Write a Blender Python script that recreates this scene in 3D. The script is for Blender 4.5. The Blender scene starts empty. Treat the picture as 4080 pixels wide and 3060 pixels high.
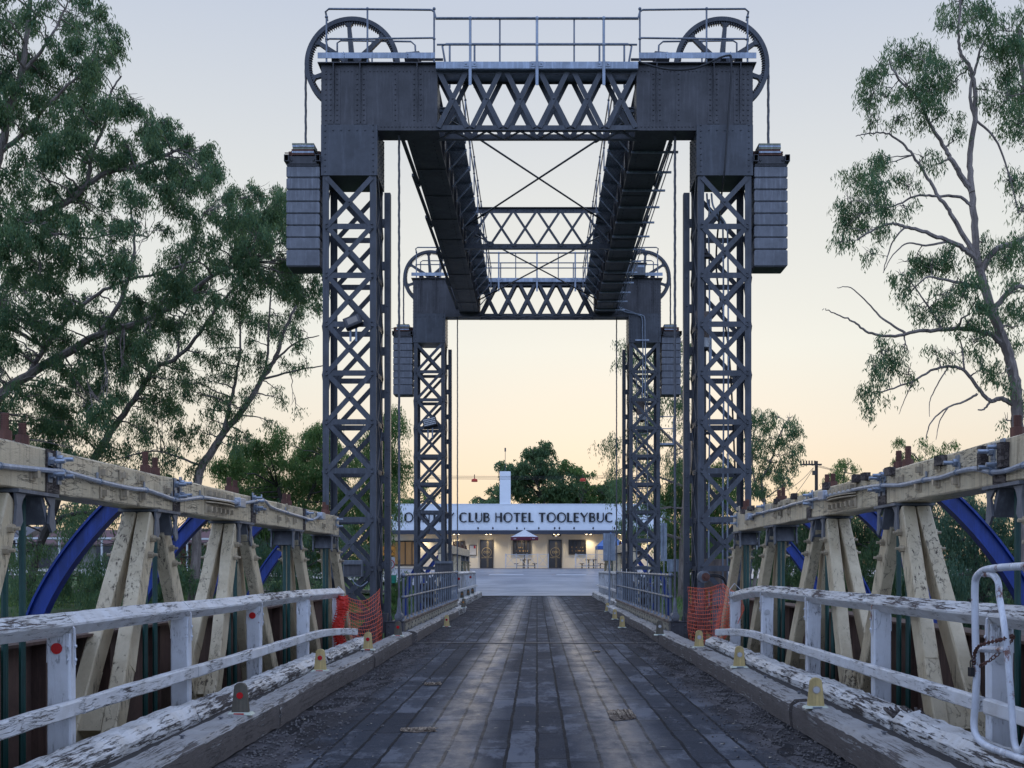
import bpy, math, random
import numpy as np
from mathutils import Vector, Matrix
R = random.Random(7)
scene = bpy.context.scene
COL = scene.collection
F = 2500.0; CX = 1160.0; CY = 1226.0; H = 1.6      # camera constants measured from the photograph

def P(u, v, D):
    return Vector(((u-CX)/F*D, D, H-(v-CY)/F*D))
def PX(u, v, X):
    D = abs(X)*F/abs(u-CX)
    return Vector((X, D, H-(v-CY)/F*D))

# ------------------------------------------------------------------ objects
ORG = {}
def setp(o, label=None, cat=None, group=None, kind=None):
    if label: o['label'] = label
    if cat: o['category'] = cat
    if group: o['group'] = group
    if kind: o['kind'] = kind
    return o
def thing(name, label, cat, loc, group=None):
    o = bpy.data.objects.new(name, None); COL.objects.link(o)
    o.empty_display_size = 0.2
    o.location = Vector(loc); ORG[o.name] = Vector(loc)
    return setp(o, label, cat, group)
def copy_tree(o, delta=Vector((0,0,0)), parent=None):
    c = o.copy(); COL.objects.link(c)
    if parent is None:
        c.location = o.location+Vector(delta)
        ORG[c.name] = ORG.get(o.name, Vector((0,0,0)))+Vector(delta)
    else:
        c.parent = parent; ORG[c.name] = ORG[parent.name]
    for ch in list(o.children): copy_tree(ch, parent=c)
    return c

class MB:
    def __init__(s): s.v = []; s.f = []; s.m = []; s.cur = 0
    def add(s, vs, fs):
        n = len(s.v); s.v += [tuple(p) for p in vs]
        s.f += [tuple(i+n for i in f) for f in fs]; s.m += [s.cur]*len(fs)
        return s
    def box(s, a, b):
        x0,y0,z0 = [min(a[i],b[i]) for i in range(3)]; x1,y1,z1 = [max(a[i],b[i]) for i in range(3)]
        return s.add([(x0,y0,z0),(x1,y0,z0),(x1,y1,z0),(x0,y1,z0),(x0,y0,z1),(x1,y0,z1),(x1,y1,z1),(x0,y1,z1)],
              [(0,3,2,1),(4,5,6,7),(0,1,5,4),(1,2,6,5),(2,3,7,6),(3,0,4,7)])
    def cbox(s, c, d):
        return s.box((c[0]-d[0]/2,c[1]-d[1]/2,c[2]-d[2]/2),(c[0]+d[0]/2,c[1]+d[1]/2,c[2]+d[2]/2))
    def beam(s, p, q, side, w, t, w2=None, t2=None):
        """rectangular bar p->q, w across 'side' direction, t the other way"""
        p = Vector(p); q = Vector(q); d = (q-p).normalized()
        sd = Vector(side); sd = (sd-d*sd.dot(d)).normalized(); up = d.cross(sd)
        w2 = w if w2 is None else w2; t2 = t if t2 is None else t2
        vs = []
        for c, ww, tt in ((p,w,t),(q,w2,t2)):
            for i, j in ((-1,-1),(1,-1),(1,1),(-1,1)): vs.append(c+sd*(i*ww/2)+up*(j*tt/2))
        return s.add(vs, [(0,1,2,3)[::-1],(4,5,6,7),(0,1,5,4),(1,2,6,5),(2,3,7,6),(3,0,4,7)])
    def tube(s, pts, r, seg=8, caps=True):
        pts = [Vector(p) for p in pts]; n = len(pts)
        if not isinstance(r, (list, tuple)): r = [r]*n
        d0 = (pts[1]-pts[0]).normalized()
        nrm = d0.orthogonal().normalized(); vs = []
        for i, p in enumerate(pts):
            d = (pts[min(i+1,n-1)]-pts[max(i-1,0)])
            d = d.normalized() if d.length > 1e-9 else d0
            nrm = (nrm-d*nrm.dot(d))
            nrm = nrm.normalized() if nrm.length > 1e-6 else d.orthogonal().normalized()
            b = d.cross(nrm)
            for k in range(seg):
                a = 2*math.pi*k/seg
                vs.append(p+(nrm*math.cos(a)+b*math.sin(a))*r[i])
        fs = []
        for i in range(n-1):
            for k in range(seg):
                k2 = (k+1)%seg
                fs.append((i*seg+k, i*seg+k2, (i+1)*seg+k2, (i+1)*seg+k))
        if caps:
            fs.append(tuple(range(seg))[::-1]); fs.append(tuple((n-1)*seg+k for k in range(seg)))
        return s.add(vs, fs)
    def cyl(s, p, q, r, seg=10, r2=None): return s.tube([p,q], [r, r if r2 is None else r2], seg)
    def rivet(s, p, d, r=0.018, h=0.012):
        p = Vector(p); d = Vector(d).normalized(); a = d.orthogonal().normalized(); b = d.cross(a)
        vs = []
        for rr, hh in ((r,0),(r*.72,h*.75)):
            for k in range(6):
                t = k*math.pi/3; vs.append(p+(a*math.cos(t)+b*math.sin(t))*rr+d*hh)
        vs.append(p+d*h)
        fs = [(k,(k+1)%6,6+(k+1)%6,6+k) for k in range(6)]+[(6+k,6+(k+1)%6,12) for k in range(6)]
        return s.add(vs, fs)
    def ball(s, c, r, seg=10, rings=6):
        c = Vector(c); vs = [c+Vector((0,0,-r))]
        for i in range(1, rings):
            ph = -math.pi/2+math.pi*i/rings
            for k in range(seg):
                a = 2*math.pi*k/seg
                vs.append(c+Vector((r*math.cos(ph)*math.cos(a), r*math.cos(ph)*math.sin(a), r*math.sin(ph))))
        vs.append(c+Vector((0,0,r))); fs = []
        for k in range(seg): fs.append((0, 1+(k+1)%seg, 1+k))
        for i in range(rings-2):
            for k in range(seg):
                a = 1+i*seg; fs.append((a+k, a+(k+1)%seg, a+seg+(k+1)%seg, a+seg+k))
        a = 1+(rings-2)*seg
        for k in range(seg): fs.append((a+k, a+(k+1)%seg, len(vs)-1))
        return s.add(vs, fs)
    def prism(s, poly, a, b):
        """poly: list of 3D points (planar), extruded by vector from offset a to offset b"""
        a = Vector(a); b = Vector(b); n = len(poly)
        vs = [Vector(p)+a for p in poly]+[Vector(p)+b for p in poly]
        fs = [tuple(range(n))[::-1], tuple(range(n,2*n))]+[(i,(i+1)%n,n+(i+1)%n,n+i) for i in range(n)]
        return s.add(vs, fs)
    def loft(s, secs):
        n = len(secs[0]); vs = [p for sec in secs for p in sec]; fs = []
        for i in range(len(secs)-1):
            for k in range(n):
                k2 = (k+1)%n; fs.append((i*n+k, i*n+k2, (i+1)*n+k2, (i+1)*n+k))
        fs.append(tuple(range(n))[::-1]); fs.append(tuple((len(secs)-1)*n+k for k in range(n)))
        return s.add(vs, fs)
    def build(s, name, mats, parent=None, bevel=0, smooth=False, label=None, cat=None, group=None, kind=None, loc=None):
        if not isinstance(mats, (list, tuple)): mats = [mats]
        if parent is not None: org = ORG[parent.name]
        elif loc is not None: org = Vector(loc)
        else:
            xs = [p[0] for p in s.v]; ys = [p[1] for p in s.v]; zs = [p[2] for p in s.v]
            org = Vector(((min(xs)+max(xs))/2, (min(ys)+max(ys))/2, min(zs)))
        me = bpy.data.meshes.new(name)
        me.from_pydata([(p[0]-org.x, p[1]-org.y, p[2]-org.z) for p in s.v], [], s.f)
        for m in mats: me.materials.append(m)
        if len(mats) > 1: me.polygons.foreach_set('material_index', s.m)
        me.validate(); me.update()
        if smooth:
            me.polygons.foreach_set('use_smooth', [True]*len(me.polygons))
            try: me.set_sharp_from_angle(angle=math.radians(40))
            except Exception: pass
        import bmesh
        bm = bmesh.new(); bm.from_mesh(me); bmesh.ops.recalc_face_normals(bm, faces=bm.faces); bm.to_mesh(me); bm.free()
        o = bpy.data.objects.new(name, me); COL.objects.link(o)
        if parent is not None: o.parent = parent; ORG[o.name] = ORG[parent.name]
        else: o.location = org; ORG[o.name] = org
        if bevel:
            b = o.modifiers.new('bevel', 'BEVEL'); b.width = bevel; b.segments = 2; b.limit_method = 'ANGLE'; b.angle_limit = math.radians(50)
        return setp(o, label, cat, group, kind)

def text_mesh(name, body, size, loc, mat, parent, depth=0.01, rot=(math.pi/2,0,0), align='CENTER', sx=1.0):
    cu = bpy.data.curves.new('txt', 'FONT'); cu.body = body; cu.size = size; cu.extrude = depth
    cu.align_x = align; cu.align_y = 'CENTER'
    to = bpy.data.objects.new('txt', cu); COL.objects.link(to)
    bpy.context.view_layer.update()
    me = bpy.data.meshes.new_from_object(to)
    bpy.data.objects.remove(to); me.materials.clear(); me.materials.append(mat)
    M = Matrix.Translation(Vector(loc)-ORG[parent.name]) @ Matrix.Rotation(rot[2],4,'Z') @ Matrix.Rotation(rot[0],4,'X') @ Matrix.Rotation(rot[1],4,'Y') @ Matrix.Diagonal((sx,1,1,1))
    me.transform(M)
    o = bpy.data.objects.new(name, me); COL.objects.link(o); o.parent = parent; ORG[o.name] = ORG[parent.name]
    return o

# ------------------------------------------------------------------ materials
class NT:
    def __init__(s, name):
        s.m = bpy.data.materials.new(name); s.m.use_nodes = True; s.t = s.m.node_tree
        s.b = s.t.nodes['Principled BSDF']; s.L = s.t.links
        s.co = s.t.nodes.new('ShaderNodeTexCoord')
    def n(s, typ, **kw):
        nd = s.t.nodes.new('ShaderNode'+typ)
        for k, v in kw.items():
            if k.startswith('i_'): nd.inputs[k[2:].replace('_',' ')].default_value = v
            else: setattr(nd, k, v)
        return nd
    def link(s, a, b): s.L.new(a, b)
    def map(s, scale=(1,1,1), rot=(0,0,0), src='Object'):
        m = s.n('Mapping'); m.inputs['Scale'].default_value = scale; m.inputs['Rotation'].default_value = rot
        s.link(s.co.outputs[src], m.inputs[0]); return m.outputs[0]
    def noise(s, scale, detail=6, rough=.6, vec=None, dist=0):
        nd = s.n('TexNoise'); nd.inputs['Scale'].default_value = scale; nd.inputs['Detail'].default_value = detail
        nd.inputs['Roughness'].default_value = rough; nd.inputs['Distortion'].default_value = dist
        s.link(vec if vec is not None else s.co.outputs['Object'], nd.inputs['Vector']); return nd.outputs['Fac']
    def ramp(s, fac, stops):
        r = s.n('ValToRGB'); e = r.color_ramp.elements
        while len(e) < len(stops): e.new(0.5)
        for i, (p, c) in enumerate(stops):
            e[i].position = p; e[i].color = (c[0],c[1],c[2],1) if isinstance(c,(tuple,list)) else (c,c,c,1)
        s.link(fac, r.inputs[0]); return r.outputs[0]
    def mix(s, fac, a, b, mode='MIX'):
        m = s.n('Mix', data_type='RGBA', blend_type=mode)
        for inp, x in ((m.inputs[0],fac),(m.inputs[6],a),(m.inputs[7],b)):
            if isinstance(x,(int,float)): inp.default_value = x
            elif isinstance(x,(tuple,list)): inp.default_value = (*x[:3],1)
            else: s.link(x, inp)
        return m.outputs[2]
    def math(s, op, a, b=0.0, c=None):
        m = s.n('Math', operation=op)
        for inp, x in ((m.inputs[0],a),(m.inputs[1],b)):
            if isinstance(x,(int,float)): inp.default_value = x
            else: s.link(x, inp)
        return m.outputs[0]
    def bump(s, h, strength=.3, dist=.01, prev=None):
        b = s.n('Bump'); b.inputs['Strength'].default_value = strength; b.inputs['Distance'].default_value = dist
        s.link(h, b.inputs['Height'])
        if prev is not None: s.link(prev, b.inputs['Normal'])
        return b.outputs[0]
    def out(s, col=None, rough=None, normal=None, metal=None, spec=None):
        for k, x in (('Base Color',col),('Roughness',rough),('Normal',normal),('Metallic',metal),('Specular IOR Level',spec)):
            if x is None: continue
            if isinstance(x,(int,float)): s.b.inputs[k].default_value = x
            elif isinstance(x,(tuple,list)): s.b.inputs[k].default_value = (*x[:3],1)
            else: s.link(x, s.b.inputs[k])
        return s.m

def painted_wood(name, paint, wood, stretch, peel=.56, rough=.45, dirt=.35, dark=(.012,.01,.009), fs=7, top=0, runs=0):
    t = NT(name); mp = t.map(stretch)
    g = t.noise(26, 8, .7, mp)                                 # grain
    woodc = t.mix(t.ramp(g, [(.35,0),(.7,1)]), wood, tuple(x*.42 for x in wood))
    big = t.noise(1.4, 4, .55); fine = t.noise(fs, 10, .74, mp, .5)
    both = t.math('ADD', t.math('MULTIPLY', big, .30), t.math('MULTIPLY', fine, .70))
    if top:                                                    # paint has survived on the upper faces, the sides are bare
        ge = t.n('NewGeometry'); sz = t.n('SeparateXYZ'); t.link(ge.outputs['True Normal'], sz.inputs[0])
        both = t.math('SUBTRACT', both, t.math('MULTIPLY', t.math('SUBTRACT', sz.outputs[2], .45), top))
    mask = t.ramp(both, [(peel-.012, 0), (peel+.012, 1)])
    pv = t.mix(t.math('MULTIPLY', t.ramp(t.noise(3.5, 6, .65), [(.38,0),(.75,1)]), dirt), paint, tuple(x*y for x,y in zip(paint,(.5,.43,.34))))
    if runs:
        rn = t.noise(3.2, 6, .7, t.map((5,5,.35)))
        pv = t.mix(t.math('MULTIPLY', t.ramp(rn, [(.50,0),(.64,1)]), runs), pv, (.15,.105,.07))
    pv = t.mix(t.math('MULTIPLY', t.ramp(t.noise(2.2, 9, .78, mp), [(.50,0),(.66,1)]), .30), pv, tuple(x*.55 for x in paint))
    cl = t.math('ABSOLUTE', t.math('SUBTRACT', t.noise(2.3, 5, .6, mp, .3), .5))
    crack = t.math('MULTIPLY', t.ramp(cl, [(.006,1),(.016,0)]), t.ramp(t.noise(1.9, 5, .7), [(.46,0),(.56,1)]))
    pv = t.mix(t.math('MULTIPLY', crack, .75), pv, dark)
    col = t.mix(mask, pv, woodc)
    h = t.math('SUBTRACT', t.math('MULTIPLY', g, .35), mask)
    h = t.math('SUBTRACT', h, t.math('MULTIPLY', crack, .6))
    n = t.bump(h, .9, .010)
    n = t.bump(t.noise(60, 5, .6, mp), .3, .004, n)
    return t.out(col, t.math('ADD', t.math('MULTIPLY', mask, .35), rough), n)

def metal_paint(name, col, rough=.45, rust=.0, rustcol=(.12,.045,.02), metal=0, bump=.15, var=.38):
    t = NT(name)
    a = t.noise(2.2, 8, .7)
    c = t.mix(t.ramp(a, [(.38,0),(.62,1)]), col, tuple(x*(1-var) for x in col))
    streak = t.noise(5, 6, .7, t.map((3,3,.25)))
    c = t.mix(t.math('MULTIPLY', t.ramp(streak, [(.5,0),(.68,1)]), .5), c, tuple(min(1,x*1.7+.012) for x in col))
    if rust > 0:
        m = t.ramp(t.noise(4.5, 9, .75), [(.74-.2*rust,0),(.80-.2*rust,1)])
        c = t.mix(m, c, rustcol)
    rr = t.math('ADD', t.math('MULTIPLY', a, .2), rough-.1)
    return t.out(c, rr, t.bump(t.noise(40,5,.6), bump, .004), metal)

def simple(name, col, rough=.5, metal=0, emit=None, es=0, var=.12, scale=6):
    t = NT(name)
    c = t.mix(t.ramp(t.noise(scale, 5, .6), [(.3,0),(.7,1)]), col, tuple(x*(1-var) for x in col))
    t.out(c, rough, None, metal)
    if emit:
        t.b.inputs['Emission Color'].default_value = (*emit,1); t.b.inputs['Emission Strength'].default_value = es
    return t.m

M = {}
STEEL = (.056,.061,.074)
M['steel'] = metal_paint('dark_steel', STEEL, .42, .42, (.06,.03,.022), 0.0)
M['steel2'] = metal_paint('dark_steel_worn', (.056,.054,.060), .5, .35, (.085,.045,.032))
M['galv'] = metal_paint('galvanised', (.30,.34,.40), .42, 0, metal=.55, var=.3)
M['pipe'] = metal_paint('rail_pipe', (.17,.19,.225), .35, .18, (.11,.05,.03), metal=.4)
M['rust'] = metal_paint('rusty_iron', (.115,.042,.026), .7, .5, (.055,.022,.016), bump=.5, var=.45)
M['weather'] = metal_paint('weathering_steel', (.085,.045,.032), .75, .4, (.05,.028,.022), bump=.3)
M['iron'] = metal_paint('grey_casting', (.14,.145,.16), .55, .15, bump=.3)
M['concrete'] = metal_paint('counterweight_paint', (.165,.17,.19), .62, .25, (.08,.05,.04), bump=.35, var=.35)
M['blue'] = metal_paint('blue_paint', (.004,.036,.25), .42, .3, (.03,.012,.016))
M['green'] = metal_paint('green_rod', (.008,.058,.048), .35, 0)
M['cable'] = metal_paint('wire_rope', (.10,.10,.11), .6, .1)
M['black'] = simple('black_plastic', (.012,.012,.014), .4)
M['creamY'] = painted_wood('cream_timber_beam', (.62,.52,.35), (.16,.12,.085), (7,1.0,7), .60, .34, .5, runs=.55, top=-.07)
M['creamZ'] = painted_wood('cream_timber_brace', (.60,.495,.325), (.12,.085,.06), (6,6,.7), .605, .42, .55)
M['whiteY'] = painted_wood('white_timber_rail', (.68,.68,.68), (.10,.08,.07), (9,.7,9), .585, .42, .5, fs=5)
M['whiteYworn'] = painted_wood('worn_white_timber_rail', (.66,.66,.65), (.12,.09,.08), (9,.6,9), .545, .42, .55, fs=4.5, top=-.06)
M['whiteZ'] = painted_wood('white_timber_post', (.70,.71,.73), (.12,.10,.09), (6,6,.8), .625, .45, .35)
M['whitelog'] = painted_wood('white_timber_log', (.62,.61,.59), (.08,.065,.058), (9,.55,9), .535, .48, .6, fs=4.5, top=.05)
M['greylog'] = painted_wood('grey_timber_log', (.31,.30,.29), (.15,.125,.11), (10,.45,10), .50, .58, .5, fs=4, top=.16)
M['darkwood'] = painted_wood('dark_weathered_wood', (.10,.08,.07), (.06,.045,.04), (5,1,5), .5, .7)
M['creammetal'] = metal_paint('cream_painted_iron', (.42,.34,.23), .45, .25, (.12,.05,.025), bump=.3)
M['whitepipe'] = metal_paint('white_pipe', (.60,.62,.66), .38, .95, (.16,.06,.04), bump=.1, var=.2)
M['white'] = simple('white_paint', (.66,.68,.72), .6)
M['orange'] = simple('orange_net', (.85,.15,.07), .5, var=.25)
M['rednet'] = simple('red_net_roll', (.72,.035,.02), .5, var=.35, scale=20)
M['red'] = simple('red_reflector', (.50,.008,.010), .25)
M['whitedisc'] = simple('white_reflector', (.5,.5,.5), .3)
M['amber'] = simple('amber_reflector', (.45,.16,.015), .3)
M['marker'] = metal_paint('yellow_marker', (.50,.37,.15), .55, .0, var=.35)
M['markerdark'] = metal_paint('grimy_marker', (.10,.085,.06), .6, .0, var=.4)
M['markerbase'] = simple('marker_base', (.5,.53,.42), .5)
M['deckplank'] = painted_wood('brown_plank', (.22,.165,.125), (.15,.11,.085), (5,.5,5), .5, .6)
M['beamcream'] = metal_paint('cream_side_beam', (.34,.30,.22), .55, .3, (.05,.035,.03), bump=.4, var=.4)
# ------------------------------------------------------------------ camera
cam = bpy.data.cameras.new('camera'); co = bpy.data.objects.new('camera', cam); COL.objects.link(co)
co.location = (0,0,H); co.rotation_euler = (math.pi/2,0,0)
cam.sensor_width = 36; cam.lens = F/2212*36
cam.shift_x = -(CX-1106)/2212; cam.shift_y = (CY-829.5)/2212
cam.clip_start = .1; cam.clip_end = 3000
scene.camera = co
scene.view_settings.view_transform = 'Standard'; scene.view_settings.look = 'None'
scene.view_settings.exposure = 0; scene.view_settings.gamma = 1

# ------------------------------------------------------------------ dawn sky and low sun
SUN_EL, SUN_AZ = 4.0, 4.0            # sun just over the horizon behind the hotel (+Y)
w = bpy.data.worlds.new('World'); scene.world = w; w.use_nodes = True
nt = w.node_tree; nt.nodes.clear()
out = nt.nodes.new('ShaderNodeOutputWorld'); addn = nt.nodes.new('ShaderNodeAddShader')
sky = nt.nodes.new('ShaderNodeTexSky'); sky.sky_type = 'NISHITA'; sky.sun_disc = False
sky.sun_elevation = math.radians(SUN_EL); sky.sun_rotation = math.radians(SUN_AZ); sky.dust_density = 2.5; sky.altitude = 60
b1 = nt.nodes.new('ShaderNodeBackground'); b1.inputs[1].default_value = .004
nt.links.new(sky.outputs[0], b1.inputs[0])
tc = nt.nodes.new('ShaderNodeTexCoord'); sp = nt.nodes.new('ShaderNodeSeparateXYZ'); nt.links.new(tc.outputs['Generated'], sp.inputs[0])
rp = nt.nodes.new('ShaderNodeValToRGB'); e = rp.color_ramp.elements
stops = [(0,(.42,.34,.27)),(.012,(.82,.60,.40)),(.06,(.86,.73,.55)),(.117,(.86,.80,.69)),(.184,(.84,.85,.79)),(.30,(.74,.765,.765)),(.43,(.565,.625,.735)),(.65,(.50,.61,.90)),(1,(.52,.67,1.12))]
while len(e) < len(stops): e.new(.5)
for i,(p,c) in enumerate(stops): e[i].position = p; e[i].color = (*c,1)
nt.links.new(sp.outputs[2], rp.inputs[0])
# the side of the sky away from the dawn is bluer
mr = nt.nodes.new('ShaderNodeMapRange'); mr.inputs[1].default_value = -.2; mr.inputs[2].default_value = .75
nt.links.new(sp.outputs[1], mr.inputs[0])
mx = nt.nodes.new('ShaderNodeMix'); mx.data_type = 'RGBA'; mx.blend_type = 'MIX'
mx.inputs[6].default_value = (.74,.96,1.50,1)
nt.links.new(mr.outputs[0], mx.inputs[0]); nt.links.new(rp.outputs[0], mx.inputs[7])
b2 = nt.nodes.new('ShaderNodeBackground'); b2.inputs[1].default_value = 1.0
nt.links.new(mx.outputs[2], b2.inputs[0])
nt.links.new(b1.outputs[0], addn.inputs[0]); nt.links.new(b2.outputs[0], addn.inputs[1]); nt.links.new(addn.outputs[0], out.inputs[0])
sl = bpy.data.lights.new('sun', 'SUN'); so = bpy.data.objects.new('sun', sl); COL.objects.link(so)
sl.energy = .14; sl.angle = math.radians(24); sl.color = (1,.80,.58)
el, az = math.radians(SUN_EL+2), math.radians(SUN_AZ)
dv = Vector((math.sin(az)*math.cos(el), math.cos(az)*math.cos(el), math.sin(el)))
so.rotation_euler = dv.to_track_quat('Z','Y').to_euler(); so.location = (0,0,40)

# ------------------------------------------------------------------ materials of the setting
def deck_mat():
    t = NT('tarred_deck')
    mp = t.map((1,1,1), (0,0,math.pi/2))
    nz = t.n('TexNoise'); nz.inputs['Scale'].default_value = 2.6; nz.inputs['Detail'].default_value = 7; nz.inputs['Roughness'].default_value = .65
    t.link(mp, nz.inputs['Vector'])
    ofs = t.n('VectorMath', operation='SCALE'); ofs.inputs[3].default_value = .05
    sub = t.n('VectorMath', operation='SUBTRACT'); sub.inputs[1].default_value = (.5,.5,.5)
    t.link(nz.outputs['Color'], sub.inputs[0]); t.link(sub.outputs[0], ofs.inputs[0])
    ad = t.n('VectorMath', operation='ADD'); t.link(mp, ad.inputs[0]); t.link(ofs.outputs[0], ad.inputs[1])
    br = t.n('TexBrick', offset=.37, offset_frequency=2, squash=.8, squash_frequency=3)
    br.inputs['Scale'].default_value = 1; br.inputs['Brick Width'].default_value = 1.9; br.inputs['Row Height'].default_value = .262
    br.inputs['Mortar Size'].default_value = .016; br.inputs['Mortar Smooth'].default_value = .35; br.inputs['Bias'].default_value = -.1
    br.inputs['Color1'].default_value = (.008,.010,.015,1); br.inputs['Color2'].default_value = (.048,.055,.069,1); br.inputs['Mortar'].default_value = (.006,.006,.007,1)
    t.link(ad.outputs[0], br.inputs['Vector'])
    # joints fade where they are filled with tar
    fill = t.ramp(t.noise(1.1, 5, .7), [(.34,.10),(.50,1)])
    joint = t.math('MULTIPLY', br.outputs['Fac'], fill)
    n1 = t.noise(.9, 6, .65); n2 = t.noise(90, 3, .7)
    seal = t.mix(n1, (.013,.016,.022), (.032,.038,.050))
    plank = t.mix(.6, seal, br.outputs['Color'])
    plank = t.mix(t.ramp(n2, [(.55,0),(.75,1)]), plank, (.105,.11,.12))
    bw = t.n('RGBToBW'); t.link(br.outputs['Color'], bw.inputs[0])
    worn = t.ramp(t.math('ADD', t.noise(1.5, 8, .75, t.map((1,.45,1))), t.math('MULTIPLY', t.math('SUBTRACT', bw.outputs[0], .035), 2.6)), [(.50,0),(.57,1)])
    plank = t.mix(t.math('MULTIPLY', worn, .7), plank, (.12,.125,.14))
    plank = t.mix(joint, plank, (.004,.004,.005))
    # dirt and loose stones along both sides
    sx = t.n('SeparateXYZ'); t.link(t.co.outputs['Object'], sx.inputs[0])
    ax = t.math('ABSOLUTE', sx.outputs[0])
    edge = t.math('ADD', ax, t.math('MULTIPLY', t.math('SUBTRACT', t.noise(1.6, 8, .7), .5), 1.0))
    dm = t.ramp(t.math('MULTIPLY', edge, .25), [(.460,0),(.535,1)])
    vor = t.n('TexVoronoi'); vor.inputs['Scale'].default_value = 42
    stone = t.mix(t.ramp(vor.outputs['Color'], [(.2,0),(.9,1)]), (.010,.009,.009), (.11,.10,.10))
    stone = t.mix(t.ramp(t.noise(2.3, 6, .7), [(.4,0),(.7,.6)]), stone, (.028,.020,.016))
    col = t.mix(dm, plank, stone)
    # two polished wheel tracks
    tr = t.math('ABSOLUTE', t.math('SUBTRACT', ax, .80))
    track = t.ramp(t.math('ADD', tr, t.math('MULTIPLY', t.noise(1.2, 4, .6, t.map((1,.3,1))), .35)), [(.28,1),(.66,0)])
    track = t.math('MULTIPLY', track, t.ramp(t.noise(2.6, 7, .75, t.map((1,.5,1))), [(.30,.25),(.56,1)]))
    plank = t.mix(t.math('MULTIPLY', track, .38), plank, (.12,.13,.15))
    col = t.mix(dm, t.mix(joint, plank, (.004,.004,.005)), stone)
    rg = t.math('SUBTRACT', .76, t.math('MULTIPLY', track, .36))
    rg = t.math('ADD', rg, t.math('MULTIPLY', t.math('SUBTRACT', t.noise(3.1, 6, .7), .5), .28))
    rg = t.mix(dm, rg, (.9,.9,.9))
    hgt = t.math('SUBTRACT', t.math('MULTIPLY', n1, .6), joint)
    nn = t.bump(hgt, .8, .016)
    nn = t.bump(t.math('ADD', n2, t.math('MULTIPLY', vor.outputs['Distance'], t.math('MULTIPLY', dm, 2.5))), .40, .006, nn)
    t.b.inputs['Specular Tint'].default_value = (.62,.76,1,1)
    return t.out(col, rg, nn, None, t.math('ADD', .22, t.math('MULTIPLY', track, .42)))
M['deck'] = deck_mat()
def asphalt():
    t = NT('approach_asphalt')
    c = t.mix(t.ramp(t.noise(.25, 7, .7), [(.35,0),(.7,1)]), (.15,.165,.195), (.36,.37,.39))
    c = t.mix(t.ramp(t.noise(.5, 8, .75, t.map((.35,1.8,1))), [(.48,0),(.56,.75)]), c, (.42,.42,.43))
    c = t.mix(t.ramp(t.noise(60, 3, .7), [(.5,0),(.8,1)]), c, (.20,.21,.23))
    r = t.math('ADD', .20, t.math('MULTIPLY', t.noise(.4, 6, .7, t.map((.4,1.6,1))), .35)); t.b.inputs['Specular Tint'].default_value = (.7,.82,1,1)
    return t.out(c, r, t.bump(t.noise(70, 4, .7), .3, .01))
M['asphalt'] = asphalt()
def ground():
    t = NT('grass_ground')
    c = t.mix(t.ramp(t.noise(.35, 8, .7), [(.35,0),(.65,1)]), (.06,.14,.03), (.13,.18,.06))
    c = t.mix(t.ramp(t.noise(.16, 6, .7), [(.50,0),(.62,1)]), c, (.10,.075,.05))
    c = t.mix(t.ramp(t.noise(22, 5, .7), [(.3,0),(.8,.6)]), c, (.03,.05,.015))
    return t.out(c, .85, t.bump(t.noise(18, 6, .7), .8, .08))
M['grass'] = ground()
def paving():
    t = NT('footpath_paving')
    c = t.mix(t.ramp(t.noise(2, 6, .7), [(.3,0),(.7,1)]), (.30,.25,.22), (.22,.19,.17))
    return t.out(c, .6, t.bump(t.noise(50, 4, .7), .2, .01))
M['paving'] = paving()
def water():
    t = NT('river_water')
    return t.out((.02,.03,.022), .08, t.bump(t.noise(1.2, 5, .6, t.map((1,.5,1))), .25, .1))
M['water'] = water()

# ------------------------------------------------------------------ terrain, river, road
def gz(y):
    pts = [(-400,1.2),(-14,.6),(-6,-1.0),(0,-6.4),(44,-6.4),(49,-3.0),(54,-.35),(64.5,-.12),(78,1.08),(84,1.40),(90,1.42),(2500,1.42)]
    for (a,za),(b,zb) in zip(pts, pts[1:]):
        if a <= y <= b: return za+(zb-za)*(y-a)/(b-a)
    return 1.4
xs = [-2500,-900,-400,-200]+[x for x in range(-120,121,4)]+[200,400,900,2500]
ys = [-400,-120,-40,-14,-10,-6,-3,0,10,30,40,44,46,48,49,50,52,54,57,60,64.5,68,72,75,78,81,84,87,90,96,105,120,150,200,300,600,1200,2500]
g = MB(); vs = []
for y in ys:
    for x in xs:
        z = gz(y)
        if abs(x) > 6 and y < 78 and y > 46: z += (math.sin(x*.37+y*.2)+math.sin(x*.91))*.10-.05
        if -7 < x < 7 and 50 < y < 64.5: z = min(z, -.6-(64.5-y)*.25)
        vs.append((x,y,z))
n = len(xs)
g.add(vs, [(j*n+i, j*n+i+1, (j+1)*n+i+1, (j+1)*n+i) for j in range(len(ys)-1) for i in range(n-1)])
g.build('ground', M['grass'], kind='structure', smooth=True, loc=(0,0,0))
g = MB(); g.box((-300,-8,-5.62),(300,50,-5.6)); g.build('river', M['water'], kind='structure', loc=(0,0,0))

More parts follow.
